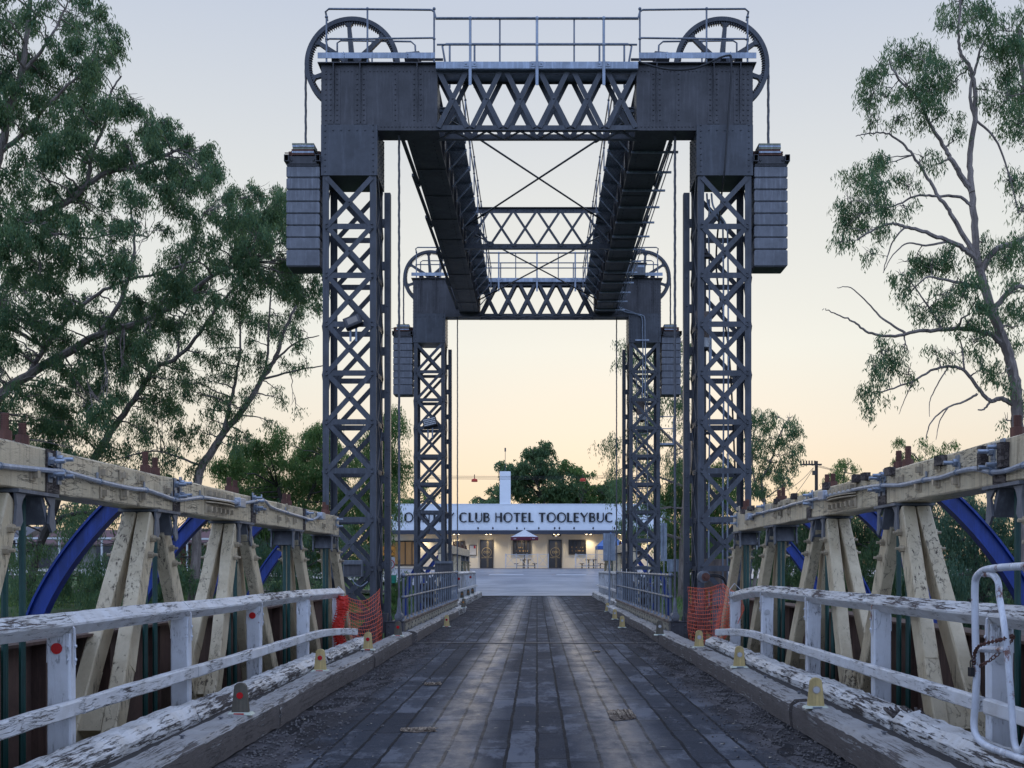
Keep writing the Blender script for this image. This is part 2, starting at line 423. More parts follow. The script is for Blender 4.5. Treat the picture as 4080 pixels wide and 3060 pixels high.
def strip(y0, y1, hw, z=0.0, thick=.18):
    g = MB(); ny = max(2, int((y1-y0)/.5)); nx = 14; vs = []; rr = random.Random(int(y0*10))
    for j in range(ny+1):
        y = y0+(y1-y0)*j/ny
        for i in range(nx+1):
            x = -hw+2*hw*i/nx
            zz = z+ (0 if j in (0,ny) else rr.uniform(-.006,.006))-.012*(abs(x)/hw)**2
            vs.append((x,y,zz))
    g.add(vs, [(j*(nx+1)+i, j*(nx+1)+i+1, (j+1)*(nx+1)+i+1, (j+1)*(nx+1)+i) for j in range(ny) for i in range(nx)])
    g.box((-hw,y0,z-thick-.03),(hw,y1,z-.03))
    return g
strip(-8, 24.38, 3.45).build('bridge_deck', M['deck'], kind='structure', loc=(0,0,0))
strip(24.43, 42.52, 2.86).build('bridge_deck', M['deck'], kind='structure', loc=(0,0,0))
strip(42.57, 64.6, 3.45).build('bridge_deck', M['deck'], kind='structure', loc=(0,0,0))
g = MB()                                                       # joint plates across the road
for y in (24.405, 42.545):
    g.box((-2.55,y-.06,.004),(2.55,y+.06,.012))
g.build('deck_joint_plate', M['steel2'], kind='structure', loc=(0,0,0))

# approach road climbing to the street in front of the hotel
g = MB(); rows = [(64.6,4.2),(67,5.2),(70,7),(73,10),(76,17),(78.5,60),(84,60)]
vs = []
for y, hw in rows:
    for i in range(13):
        x = -hw+2*hw*i/12; vs.append((x, y, (gz(y)+.14 if y < 66 else gz(y)+.10)))
g.add(vs, [(j*13+i, j*13+i+1, (j+1)*13+i+1, (j+1)*13+i) for j in range(len(rows)-1) for i in range(12)])
g.build('road', M['asphalt'], kind='structure', loc=(0,0,0), smooth=True)
g = MB()
def rz(y):
    for (a,_),(b,_) in zip(rows, rows[1:]):
        if a <= y <= b: return (gz(a)+.10)+((gz(b)+.10)-(gz(a)+.10))*(y-a)/(b-a)
    return 1.5
for x0 in range(-44, 45, 5):
    g.prism([(x0,80.9,rz(80.9)+.012),(x0,81.25,rz(81.25)+.012),(x0,81.25,rz(81.25)+.004),(x0,80.9,rz(80.9)+.004)],(0,0,0),(3,0,0))
for x0, x1 in ((-3.2,-.9),(1.3,3.3),(-9,-5.5),(5.5,9)):
    g.prism([(x0,77.2,rz(77.2)+.014),(x0,77.6,rz(77.6)+.014),(x0,77.6,rz(77.6)+.004),(x0,77.2,rz(77.2)+.004)],(0,0,0),(x1-x0,0,0))
for s in (-1,1):
    for k in range(4):
        g.beam((s*(5.2+k*2.4),74.0+k*1.1,gz(74+k*1.1)+.112), (s*(6.6+k*2.4),74.7+k*1.1,gz(74.7+k*1.1)+.112), (0,1,0), .12, .008)
M['linepaint'] = simple('road_line_paint', (.62,.63,.64), .5)
g.build('road_marking', M['linepaint'], kind='structure', loc=(0,0,0))
g = MB(); g.box((-60,84.0,1.2),(60,84.3,1.55)); g.build('kerb', M['concrete2'] if 'concrete2' in M else M['paving'], kind='structure', loc=(0,0,0))
g = MB(); g.box((-60,84.3,1.2),(60,89.3,1.546)); g.build('pavement', M['paving'], kind='structure', loc=(0,0,0))
g = MB()                                                        # path over the grass to the left
for x0 in range(-60,-8,2): g.box((x0,66.5,gz(66.5)+.09),(x0+2.0,67.7,gz(67.7)+.13))
g.build('footpath', M['paving'], kind='structure', loc=(0,0,0))

# loose stones and litter on the deck
g = MB(); rr = random.Random(3)
for i in range(6000):
    s = rr.choice((-1,1)); y = 8+ (rr.random()**1.6)*34; x = s*(2.55-abs(rr.gauss(0,.36)))
    r = rr.uniform(.005,.02); zz = .0
    p = Vector((x,y,zz+r*.3)); 
    g.add([p+Vector((r,0,0)),p+Vector((-r*.6,r*.8,0)),p+Vector((-r*.5,-r*.9,0)),p+Vector((rr.uniform(-.3,.3)*r,0,r*.8)),p-Vector((0,0,r))],
          [(0,1,3),(1,2,3),(2,0,3),(1,0,4),(2,1,4),(0,2,4)])
M['stone'] = simple('loose_stone', (.17,.155,.15), .8, var=.85, scale=30)
g.build('loose_gravel', M['stone'], kind='stuff', loc=(0,0,0))
g = MB()
for i in range(230):
    y = 8.5+(rr.random()**1.5)*34; x = rr.uniform(-2.5,2.5); a = rr.uniform(0,6.28); l = rr.uniform(.014,.034); ww = l*.4
    d = Vector((math.cos(a),math.sin(a),0)); b = Vector((-d.y,d.x,0)); c = Vector((x,y,.008))
    g.add([c-d*l, c+b*ww+Vector((0,0,.004)), c+d*l, c-b*ww+Vector((0,0,.003))], [(0,1,2),(0,2,3)])
M['litter'] = simple('dry_leaf', (.42,.37,.28), .6, var=.5, scale=40)
g.build('fallen_leaves', M['litter'], kind='stuff', loc=(0,0,0))
# worn holes where bare timber shows
M['baretimber'] = painted_wood('bare_deck_timber', (.26,.20,.14), (.14,.10,.07), (6,.6,6), .5, .7)
for k, (u, v, wd, ln, lb) in enumerate(((935,1478,.26,.42,'patch of bare yellow timber worn through the tar left of the wheel track, far one'),
        (905,1577,.40,.42,'patch of bare yellow timber worn through the tar, nearest on the left'),
        (1342,1545,.32,1.0,'long splintered patch of bare timber right of the middle of the deck'),
        (1288,1408,.16,.5,'small worn timber patch farther along the right wheel track'))):
    D = H*F/(v-CY); x = (u-CX)/F*D
    g = MB(); rr = random.Random(k); m = 12; ring = []
    for i in range(m):
        a = 2*math.pi*i/m; q = rr.uniform(.72,1.0)
        sx_ = max(-1,min(1,1.3*math.cos(a))); sy_ = max(-1,min(1,1.3*math.sin(a)))
        ring.append(Vector((x+sx_*q*wd/2, D+sy_*q*ln/2, .004+rr.uniform(0,.003))))
    g.add(ring+[Vector((x,D,.006))], [(i,(i+1)%m,m) for i in range(m)])
    for j in range(7):
        xx = x+rr.uniform(-.4,.4)*wd; g.beam((xx,D-ln*.4*rr.random(),.012),(xx+rr.uniform(-.02,.02),D+ln*.42*rr.random(),.016),(1,0,0),.02,.012)
    g.build('worn_deck_patch', M['baretimber'], label=lb, cat='worn patch', group='worn patches in the deck')
# ------------------------------------------------------------------ lift tower (portal frame)
D1, D2 = 24.4, 42.5; DD = D2-D1
ZB, ZG, ZT, ZS = -1.6, 10.93, 12.22, 9.82     # foot, girder bottom, girder top, bottom of the plated leg head
XI, XO = 3.39, 4.52; LD = 1.04                # leg faces
def leg_lattice(g, s):
    """cross braces on the four faces of one leg"""
    n = 11; dz = 1.03
    for k in range(n):
        z1 = ZS-k*dz; z0 = z1-dz
        for (yf, off) in ((D1, -.012), (D1+LD, .012)):
            a = (s*(XI+.09), yf+off, z0); b = (s*(XO-.09), yf+off, z1)
            c = (s*(XI+.09), yf+off*1.9, z1); d = (s*(XO-.09), yf+off*1.9, z0)
            g.beam(a, b, (0,0,1), .085, .012) if False else g.beam(a, b, (1,0,0), .102, .014)
            g.beam(c, d, (1,0,0), .102, .014)
            g.box((s*(XI+.05), yf-.008+off*.3, z0-.058), (s*(XO-.05), yf+.008+off*.3, z0+.058))
            if off < 0:
                m = Vector(((XI+XO)/2*s, yf-.036, (z0+z1)/2)); g.rivet(m, (0,-1,0), .024, .02)
                for xx in (XI+.09, XO-.09):
                    for q in (-.045,.045): g.rivet((s*xx, yf-.032, z0+q), (0,-1,0), .024, .02)
        for (xf, off) in ((XI, -.012), (XO, .012)):
            x = s*(xf+off); x2 = s*(xf+off*1.9)
            g.beam((x,D1+.09,z0),(x,D1+LD-.09,z1),(0,1,0),.07,.014)
            g.beam((x2,D1+.09,z1),(x2,D1+LD-.09,z0),(0,1,0),.07,.014)
            g.box((s*(xf-.008+off*.3),D1+.05,z0-.05),(s*(xf+.008+off*.3),D1+LD-.05,z0+.05))
def make_tower():
    t = thing('lift_tower', 'nearer dark steel portal tower with lattice legs, standing over the deck', 'lift tower', (0,D1+LD/2,0), 'lift span towers')
    for s in (-1,1):
        g = MB()                                                # four corner angles and the plated head
        for (x,y,ix,iy) in ((XI,D1,1,1),(XO,D1,-1,1),(XI,D1+LD,1,-1),(XO,D1+LD,-1,-1)):
            g.box((s*x,y,ZB),(s*(x+ix*.135),y+iy*.014,ZG))
            g.box((s*x,y+iy*.0145,ZB),(s*(x+ix*.014),y+iy*.12,ZG))
        g.box((s*(XI-.03),D1-.03,ZS+.04),(s*(XO+.03),D1+LD+.03,ZG-.004))
        for i in range(7):
            x = XI+.06+(XO-XI-.12)*i/6; g.rivet((s*x,D1-.03,ZG-.12),(0,-1,0),.022,.016)
        for i in range(9):
            z = ZS+.12+i*.122
            for x in (XI+.06, XO-.06): g.rivet((s*x,D1-.03,z),(0,-1,0),.022,.016)
            for y in (D1+.08,D1+.30,D1+.52,D1+.74,D1+.96):
                g.rivet((s*(XI-.03),y,z),(-s,0,0),.022,.018)
                if y in (D1+.08,D1+.96): g.rivet((s*(XO+.03),y,z),(s,0,0),.022,.018)
        g.box((s*(XI+.02),D1+.02,ZB),(s*(XO-.02),D1+LD-.02,-.55))
        leg = g.build('leg', M['steel'], t)
        g = MB(); leg_lattice(g, s); g.build('lattice', M['steel'], leg)
        g = MB()                                                # guide channel the lift span runs in
        xg = XI-.10
        g.box((s*(xg-.10),D1+.76,-.6),(s*(xg+.03),D1+.78,9.75)); g.box((s*(xg-.10),D1+.7805,-.6),(s*(xg-.085),D1+.93,9.75)); g.box((s*(xg+.015),D1+.7805,-.6),(s*(xg+.03),D1+.93,9.75))
        for k in range(11):
            z = 9.1-k*.93; g.box((s*(xg+.0305),D1+.79,z-.09),(s*(XI-.004),D1+.86,z+.09))
        for k in range(3): g.rivet((s*(xg-.035),D1+.76,9.62-k*.12),(0,-1,0),.026,.004)
        for k in range(14): g.rivet((s*(xg-.035),D1+.76,7.9-k*.62),(0,-1,0),.02,.014)
        g.build('guide_channel', M['steel'], t)
        # plated box at each end of the portal girder
        g = MB(); xa, xb = 2.10, XO+.03
        for y in (D1, D1+.54):
            g.box((s*xa,y,ZG),(s*xb,y+.014,ZT-.02))
        g.box((s*xa,D1-.10,ZT-.02),(s*(xb+.06),D1+.64,ZT)); g.box((s*(xa-.02),D1-.02,ZG-.12),(s*(XI-.031),D1+.56,ZG-.10))
        g.box((s*(xb-.015),D1+.0145,ZG),(s*xb,D1+.5395,ZT-.021)); g.box((s*xa,D1+.0145,ZG-.099),(s*(xa+.014),D1+.5395,ZT-.021))
        g.box((s*(xa+.0145),D1-.012,ZG-.098),(s*(XI-.031),D1-.001,ZG+.06))
        for x in (2.52, 3.72, 4.28):                            # tapered stiffeners with rivet lines
            g.prism([(s*x,D1-.01,ZT-.021),(s*x,D1-.10,ZT-.021),(s*x,D1-.02,ZG+.06),(s*x,D1-.01,ZG+.06)], (s*-.009,0,0), (s*.009,0,0))
            g.box((s*(x-.13),D1-.011,ZG+.02),(s*(x-.012),D1-.001,ZT-.1)); g.box((s*(x+.012),D1-.011,ZG+.02),(s*(x+.13),D1-.001,ZT-.1))
            for i in range(10):
                z = ZG+.10+i*.108
                for q in (-.07,.07): g.rivet((s*(x+q),D1-.011,z),(0,-1,0),.022,.016)
        g.box((s*2.93,D1-.010,ZG+.02),(s*3.04,D1-.001,ZT-.1))
        for i in range(10):
            z = ZG+.10+i*.108
            g.rivet((s*2.985,D1-.010,z),(0,-1,0),.02,.016); g.rivet((s*(xb-.10),D1-.001,z),(0,-1,0),.02,.016); g.rivet((s*xb,D1+.08,z),(s,0,0),.022,.02)
        for i in range(30):
            x = xa+.10+i*(xb-xa-.2)/29
            g.rivet((s*x,D1-.001,ZT-.16),(0,-1,0),.017,.014)
            if x < XI-.05: g.rivet((s*x,D1-.012,ZG-.04),(0,-1,0),.02,.014)
        g.build('box_girder', M['steel2'], t)
        g = MB()                                                # side brackets of the corner knee
        g.box((s*(XI-.35),D1+.05,ZG-.5),(s*(XI-.032),D1+.06,ZG-.121)) if False else None
    g = MB(); xa = 2.13                                          # lattice between the two boxes, front and back frames
    for y in (D1+.0, D1+.50):
        g.box((-xa,y,ZT-.22),(xa,y+.012,ZT-.09)); g.box((-xa,y-.10,ZT-.09),(xa,y+.11,ZT-.075))
        g.box((-xa,y,ZG-.10),(xa,y+.012,ZG-.005)); g.box((-xa,y-.03,ZG-.115),(xa,y+.10,ZG-.10))
    g.box((-xa,D1-.03,ZT-.074),(xa,D1+.58,ZT-.062))
    chords = g.build('lattice_chord', M['steel'], t)
    g = MB(); npan = 6; dx = 2*xa/npan
    for yi, y in enumerate((D1-.010, D1+.515)):
        for k in range(npan):
            x0 = -xa+k*dx; x1 = x0+dx
            g.beam((x0+.05,y,ZT-.14),(x1-.05,y,ZG-.06),(1,0,0),.105,.014)
            g.beam((x0+.05,y-.016,ZG-.06),(x1-.05,y-.016,ZT-.14),(1,0,0),.105,.014)
            if yi == 0:
                g.rivet(((x0+x1)/2,y-.024,(ZT+ZG)/2-.1),(0,-1,0),.024,.02)
                for q in (.05,dx-.05):
                    g.rivet((x0+q,y-.024,ZG-.055),(0,-1,0),.022,.018)
    for k in range(12):                                          # flat zig-zag under the girder
        x0 = -xa+k*dx/2; a, b = (D1+.02,D1+.54) if k%2 else (D1+.54,D1+.02)
        g.beam((x0,a,ZG-.122),(x0+dx/2,b,ZG-.122),(0,1,0),.06,.010)
    g.build('lattice_web', M['steel'], t)
    g = MB()                                                      # bearings and small gear at the inner end of each box
    for s in (-1,1):
        g.beam((s*2.62,D1+.3,ZT+.001),(s*2.72,D1+.3,ZT+.34),(1,0,0),.08,.08)
        g.cyl((s*2.50,D1+.20,ZT+.20),(s*2.78,D1+.26,ZT+.20),.15,12)
        g.box((s*3.55,D1-.02,ZT+.001),(s*3.70,D1+.54,ZT+.12)); g.box((s*4.18,D1-.02,ZT+.001),(s*4.33,D1+.54,ZT+.12))
    g.cyl((-2.6,D1+.25,ZT+.20),(-2.0,D1+.25,ZT+.20),.03,8); g.cyl((2.6,D1+.25,ZT+.20),(2.0,D1+.25,ZT+.20),.03,8)
    g.build('drive_gear', M['steel2'], t)
    return t
tower = make_tower()
tower2 = copy_tree(tower, (0,DD,0)); tower2['label'] = 'farther dark steel portal tower with lattice legs, framing the white hotel'

# ------------------------------------------------------------------ toothed sheave wheels
def make_wheel(s, label):
    cx, cz, y = s*3.93, 12.30, D1+.27; Rr = 1.01
    t = thing('sheave_wheel', label, 'wheel', (cx,y,cz), 'sheave wheels on the tower tops')
    g = MB(); n = 72; secs = []
    prof = [(Rr,-.085),(Rr-.03,-.03),(Rr-.03,.03),(Rr,.085),(Rr-.09,.085),(Rr-.10,.03),(Rr-.10,-.03),(Rr-.09,-.085)]
    vs = []
    for k in range(n):
        a = 2*math.pi*k/n
        for r, dy in prof: vs.append((cx+r*math.cos(a), y+dy, cz+r*math.sin(a)))
    m = len(prof)
    g.add(vs, [(k*m+i, k*m+(i+1)%m, ((k+1)%n)*m+(i+1)%m, ((k+1)%n)*m+i) for k in range(n) for i in range(m)])
    nt_ = 108
    for k in range(nt_):                                         # inward gear teeth
        a = 2*math.pi*k/nt_; c, sn = math.cos(a), math.sin(a)
        def q(r, da, dy): return (cx+r*math.cos(a+da), y+dy, cz+r*math.sin(a+da))
        g.add([q(Rr-.095,-.018,-.06),q(Rr-.095,.018,-.06),q(Rr-.145,.006,-.06),q(Rr-.145,-.006,-.06),
               q(Rr-.095,-.018,.06),q(Rr-.095,.018,.06),q(Rr-.145,.006,.06),q(Rr-.145,-.006,.06)],
              [(0,1,2,3),(7,6,5,4),(0,3,7,4),(3,2,6,7),(2,1,5,6)])
    g.build('rim', M['steel'], t)
    g = MB(); g.cyl((cx,y-.16,cz),(cx,y+.16,cz),.15,16); g.cyl((cx,y-.28,cz),(cx,y+.28,cz),.06,12); g.build('hub', M['steel'], t)
    for k in range(7):
        a = math.radians(95*1)+2*math.pi*k/7; a = a if s < 0 else math.pi-a
        g = MB(); d = Vector((math.cos(a),0,math.sin(a)))
        c0 = Vector((cx,y,cz))
        g.beam(c0+d*.13, c0+d*(Rr-.10), (0,1,0), .09, .12, .09, .075)
        g.beam(c0+d*(Rr-.19), c0+d*(Rr-.12), (0,1,0), .10, .075, .12, .17)
        g.build('spoke', M['steel'], t)
    return t
w1 = make_wheel(-1, 'big toothed sheave wheel on top of the nearer tower, on its left leg')
w2 = make_wheel(1, 'big toothed sheave wheel on top of the nearer tower, on its right leg')
for wq, side in ((w1,'left'),(w2,'right')):
    c = copy_tree(wq, (0,DD,0)); c['label'] = 'small-looking toothed sheave wheel on the farther tower, above its %s leg' % side

# ------------------------------------------------------------------ hoist ropes
def rope(x, y, z0, z1, r, label):
    g = MB(); n = max(8, int((z1-z0)/.06)); pts = []; 
    for i in range(n+1): pts.append((x+.003*math.sin(i*1.1), y+.003*math.cos(i*1.1), z0+(z1-z0)*i/n))
    g.tube(pts, [r*(1+.10*(i%2)) for i in range(n+1)], 6)
    g.build('hoist_rope', M['cable'], label=label, cat='rope', group='hoist ropes of the lift span')
for s, nm in ((-1,'left'),(1,'right')):
    for dd, tn in ((0,'nearer'),(DD,'farther')):
        rope(s*4.93, D1+.27+dd, 10.55, 12.3, .026, 'short rope from the %s tower wheel down to the %s counterweight' % (tn, nm))
        rope(s*2.94, D1+.27+dd, .62, 12.3, .026 if dd == 0 else .022, 'long vertical rope hanging inside the %s leg of the %s tower' % (nm, tn))

# ------------------------------------------------------------------ counterweights
def make_cw(s, label):
    y0, y1 = D1-.02, D1+.60; x0, x1 = 4.58, 5.28
    t = thing('counterweight', label, 'counterweight', (s*(x0+x1)/2,(y0+y1)/2,7.95), 'counterweights of the lift span')
    zz = 10.06
    for k in range(8):
        h = .252 if k < 7 else .36
        g = MB(); a = .022
        z1 = zz; z0 = zz-h+.012
        X0, X1 = s*x0, s*x1
        xa, xb = min(X0,X1), max(X0,X1)
        sec = lambda e, z: [(xa+e,y0+e,z),(xb-e,y0+e,z),(xb-e,y1-e,z),(xa+e,y1-e,z)]
        g.loft([sec(a,z0), sec(0,z0+a), sec(0,z1-a), sec(a,z1)])
        g.build('concrete_block', M['concrete'], t)
        zz -= h
    g = MB(); xa, xb = min(s*x0,s*x1), max(s*x0,s*x1)
    g.box((xa+.03,y0+.03,7.94),(xb-.03,y1-.03,10.05)); g.build('core', M['steel2'], t)
    g = MB()                                                     # carrier frame on top with two open box sections
    g.box((xa+.01,y0-.01,10.062),(xb-.01,y1+.01,10.10))
    g.box((xa+.05,y0-.03,10.10),(xb-.05,y0+.02,10.26))
    for x in (xa-.03, xb+.03-.10):
        g.box((x,y0-.10,10.13),(x+.012,y1+.1,10.27)); g.box((x+.088,y0-.10,10.13),(x+.10,y1+.1,10.27))
        g.box((x+.012,y0-.10,10.13),(x+.088,y1+.1,10.142)); g.box((x+.012,y0-.10,10.258),(x+.088,y1+.1,10.27))
    for x in (xa+.12, xb-.12): g.rivet((x,y0-.03,10.17),(0,-1,0),.03,.02)
    g.build('carrier_frame', M['steel2'], t)
    rr = random.Random(5+s)
    for k in range(6):
        g = MB(); jx, jy = rr.uniform(-.012,.012), rr.uniform(-.012,.012); z = 10.275+k*.042
        cx = (xa+xb)/2-.02*s
        g.box((cx-.24+jx,y0-.05+jy,z),(cx+.22+jx,y0+.34+jy,z+.036))
        g.build('steel_weight', [M['rust'],M['galv'],M['rust'],M['greenw'],M['galv'],M['greenw']][k], t)
    g = MB(); g.box((xa+.02,y0+.35,10.275),(xb-.06,y1-.02,10.50))
    for k in range(5): g.box((xa-.03,y0+.36,10.29+k*.045),(xb-.02,y1+.03,10.315+k*.045))
    g.cyl((xb-.3,y0+.2,10.52),(xb-.3,y0+.2,10.60),.012,6); g.cyl((xa-.10,y0+.3,10.44),(xa+.05,y0+.3,10.44),.012,6)
    g.build('rusty_plate_stack', M['rust'], t)
    if s < 0:
        text_mesh('weight_marking', '30 KGS', .052, ((xa+xb)/2, y0-.062, 10.465), M['white'], t, .002, (math.pi/2,math.pi,0), sx=1)
    return t
M['greenw'] = metal_paint('green_grey_weight', (.24,.25,.18), .6, .45, (.12,.06,.03))
for s, nm in ((-1,'left'),(1,'right')):
    cwt = make_cw(s, 'large block-built counterweight hung outside the %s leg of the nearer tower' % nm)
    c = copy_tree(cwt, (0,DD,0)); c['label'] = 'smaller-looking counterweight beside the %s leg of the farther tower' % nm

# ------------------------------------------------------------------ top platforms and railings
def rail_path(pts, r=.022):
    g = MB(); g.tube(pts, r, 8); return g
def make_side_platform(s, label):
    t = thing('platform_railing', label, 'railing', (s*3.5,D1,ZT), 'railings round the sheave platforms')
    y = D1-.10; x0, x1, x2 = 4.42, 3.56, 2.16
    zt = 13.33
    rail_path([(s*x0,y+.12,zt-.20),(s*(x0+.03),y+.06,zt-.03),(s*(x0-.05),y,zt),(s*x1,y,zt-.005),(s*(x2+.06),y,zt-.02),(s*x2,y,zt-.06),(s*(x2-.03),y-.005,zt-.18)], .022).build('top_rail', M['pipe'], t)
    rail_path([(s*x0,y+.16,12.58),(s*(x0+.02),y+.04,12.68),(s*(x0-.06),y,12.70),(s*x1,y,12.70),(s*x2,y,12.72)], .02).build('mid_rail', M['pipe'], t)
    for x in (x0, x1, x2):
        g = MB(); g.cyl((s*x,y+.0,ZT-.02),(s*x,y,zt-(.17 if x == x0 else .02)),.020,8); g.ball((s*x,y,12.70),.034); g.ball((s*x,y,zt-(.17 if x == x0 else .0)),.036)
        g.build('post', M['pipe'], t)
    g = MB(); g.box((s*4.60,y-.035,ZT+.06),(s*2.14,y-.022,ZT+.18)); g.box((s*4.60,y-.022,ZT+.168),(s*2.14,y+.04,ZT+.18))
    for x in (4.05,2.72): g.box((s*x,y-.05,ZT+.05),(s*(x+.015),y-.036,ZT+.19)); g.rivet((s*x,y-.036,ZT+.15),(0,-1,0),.022,.016); g.rivet((s*x,y-.036,ZT+.09),(0,-1,0),.022,.016)
    g.build('toe_board', M['galv'], t)
    # railing at the back of the platform
    yb = D1+.86
    rail_path([(s*4.36,yb,ZT-.02),(s*4.36,yb,13.05),(s*4.28,yb,13.10),(s*2.75,yb,13.08),(s*2.66,yb,13.0),(s*2.62,yb,ZT-.02)], .02).build('back_rail', M['pipe'], t)
    g = MB(); g.cyl((s*3.6,yb,ZT-.02),(s*3.6,yb,13.09),.018,8); g.build('post', M['pipe'], t)
    g = MB(); g.box((s*2.16,D1+.66,ZT-.05),(s*4.5,D1+1.0,ZT-.03)); g.build('grating', M['galv'], t)
    return t
def make_mid_railing():
    t = thing('walkway_railing', 'galvanised railing above the lattice girder of the nearer tower', 'railing', (0,D1,ZT), 'railings above the lattice girders')
    y = D1-.12; x = 2.12
    rail_path([(-x-.01,y,13.12),(x+.01,y,13.12)], .030).build('top_rail', M['pipe'], t)
    rail_path([(-x+.02,y,12.57),(x-.02,y,12.57)], .022).build('mid_rail', M['pipe'], t)
    for xx in (-1.40, 0, 1.40):
        g = MB(); g.cyl((xx,y,12.2),(xx,y,13.12),.028,8); g.ball((xx,y,13.12),.045); g.ball((xx,y,12.57),.042)
        g.box((xx-.03,y-.06,11.70),(xx+.03,y-.045,12.22)); g.box((xx-.13,y-.045,12.10),(xx+.13,y-.035,12.20))
        for q in (-.09,.09): g.rivet((xx+q,y-.045,12.15),(0,-1,0),.024,.018)
        g.build('post', M['galv'], t)
    for xx in (-.78,.78):
        g = MB(); g.cyl((xx,y+.02,12.1),(xx,y+.02,13.10),.018,8); g.build('post', M['pipe'], t)
    g = MB(); g.box((-x,y-.033,12.06),(x,y-.020,12.20)); g.box((-x,y-.02,12.05),(x,y+.75,12.062)); g.build('toe_board', M['galv'], t)
    yb = D1+.80
    for z, nm in ((13.0,'top_rail'),(12.40,'mid_rail')):
        rail_path([(-2.0,yb,z-.4 if nm=='top_rail' else z-.08),(-2.06,yb,z-.05),(-1.98,yb,z),(1.98,yb,z),(2.06,yb,z-.05),(2.0,yb,z-.4 if nm=='top_rail' else z-.08)], .022).build(nm, M['pipe'], t)
    for xx in (-1.9,-1.36,1.36,1.9):
        g = MB(); g.cyl((xx,yb,12.05),(xx,yb,13.0),.022,8); g.ball((xx,yb,12.4),.034); g.build('post', M['pipe'], t)
    return t
for s, nm in ((-1,'left'),(1,'right')):
    t_ = make_side_platform(s, 'pipe railing round the %s sheave platform of the nearer tower' % nm)
    c = copy_tree(t_, (0,DD,0)); c['label'] = 'pipe railing round the %s sheave platform of the farther tower' % nm
t_ = make_mid_railing(); c = copy_tree(t_, (0,DD,0)); c['label'] = 'galvanised railing above the lattice girder of the farther tower'

# ------------------------------------------------------------------ long girders between the towers
def make_long_girder(s):
    nm = 'left' if s < 0 else 'right'
    t = thing('long_girder', 'long dark overhead girder joining the two towers on the %s' % nm, 'girder', (s*2.5,(D1+D2)/2,10.95), 'long overhead girders')
    ya, yb = D1+.58, D2-.02; xa, xb = 2.13, 2.84; z0, z1 = 10.95, 11.95
    g = MB(); g.box((s*xa,ya,z0-.012),(s*xb,yb,z0)); g.box((s*(xa-.02),ya,z1),(s*(xb+.02),yb,z1+.014))
    for x in (xa+.06,xb-.06): g.box((s*(x-.006),ya,z0+.0005),(s*(x+.006),yb,z1-.0005))
    for k in range(9):                                             # cover plates lap over each other
        y = ya+.2+k*(yb-ya)/9; g.box((s*(xa+.01),y,z0-.026),(s*(xb-.01),y+1.4,z0-.0125))
    for k in range(72):
        y = ya+.15+k*.242
        for x in (xa+.13,xb-.13): g.rivet((s*x,y,z0-.026),(0,0,-1),.018,.012)
    for k in range(14):
        y = ya+.3+k*1.3; g.box((s*(xa-.01),y,z0+.02),(s*(xa+.05),y+.05,z1-.02))
    g.build('box_beam', M['steel2'], t)
    g = MB(); xw = 1.98                                            # walkway with netting on the inner side
    g.box((s*(xw-.28),ya+.2,z1-.35),(s*(xa-.02),yb-.1,z1-.33))
    g.build('walkway', M['galv'], t)
    for k in range(15):
        g = MB(); y = ya+.25+k*1.2; g.box((s*(xw-.30),y,z1-.41),(s*(xa-.005),y+.06,z1-.352)); g.beam((s*(xw-.28),y+.03,z1-.40),(s*(xa-.03),y+.03,z1-.85),(0,1,0),.03,.03)
        g.build('walkway_bracket', M['galv'], t)
    for z in (z1+.62, z1+.18):
        g = MB(); g.tube([(s*(xw-.30),ya+.2+i*.5+0,z) for i in range(35)], .017, 6); g.build('handrail', M['pipe'], t)
    for k in range(10):
        g = MB(); y = ya+.3+k*1.88; g.cyl((s*(xw-.30),y,z1-.4),(s*(xw-.30),y,z1+.64),.017,6)
        for z in (z1+.62,z1+.18): g.ball((s*(xw-.30),y,z),.032,8,4)
        g.build('post', M['pipe'], t)
    g = MB()                                                       # drooping bird netting
    for k in range(60):
        y = ya+.3+k*.29; zz = z1-.35
        g.beam((s*(xw-.25),y,zz),(s*(xa+.0),y+.15,zz-.5-.08*math.sin(k)),(0,1,0),.005,.005)
        g.beam((s*(xa+.0),y,zz-.05),(s*(xw-.25),y+.2,zz-.38),(0,1,0),.005,.005)
    g.build('netting', M['cable'], t)
    g = MB()                                                       # bracing pipes on the outer side
    for k in range(5):
        y = ya+.2+k*3.4; g.beam((s*(xb+.22),y,z0+.35),(s*(xb+.05),y+3.2,z0+.02),(1,0,0),.07,.07); g.box((s*(xb+.0),y+3.0,z0-.02),(s*(xb+.10),y+3.1,z0+.06))
    g.build('outer_brace', M['steel'], t)
    if s > 0:
        for k in range(13):
            g = MB(); y = ya+.9+k*1.32; g.box((s*(xa-.02),y,z0-.075),(s*(xb+.32),y+.045,z0-.03)); g.box((s*(xa-.02),y+.0455,z0-.036),(s*(xb+.32),y+.08,z0-.03))
            g.build('cross_angle', M['galv'], t)
        for q in (.06,.14,.22):
            g = MB(); g.tube([(s*(xb+q),ya+.6+i*1.0,z0-.01+.012*math.sin(i*2.1+q*9)) for i in range(18)], .014, 6); g.build('conduit', M['galv'], t)
    return t
for s in (-1,1): make_long_girder(s)

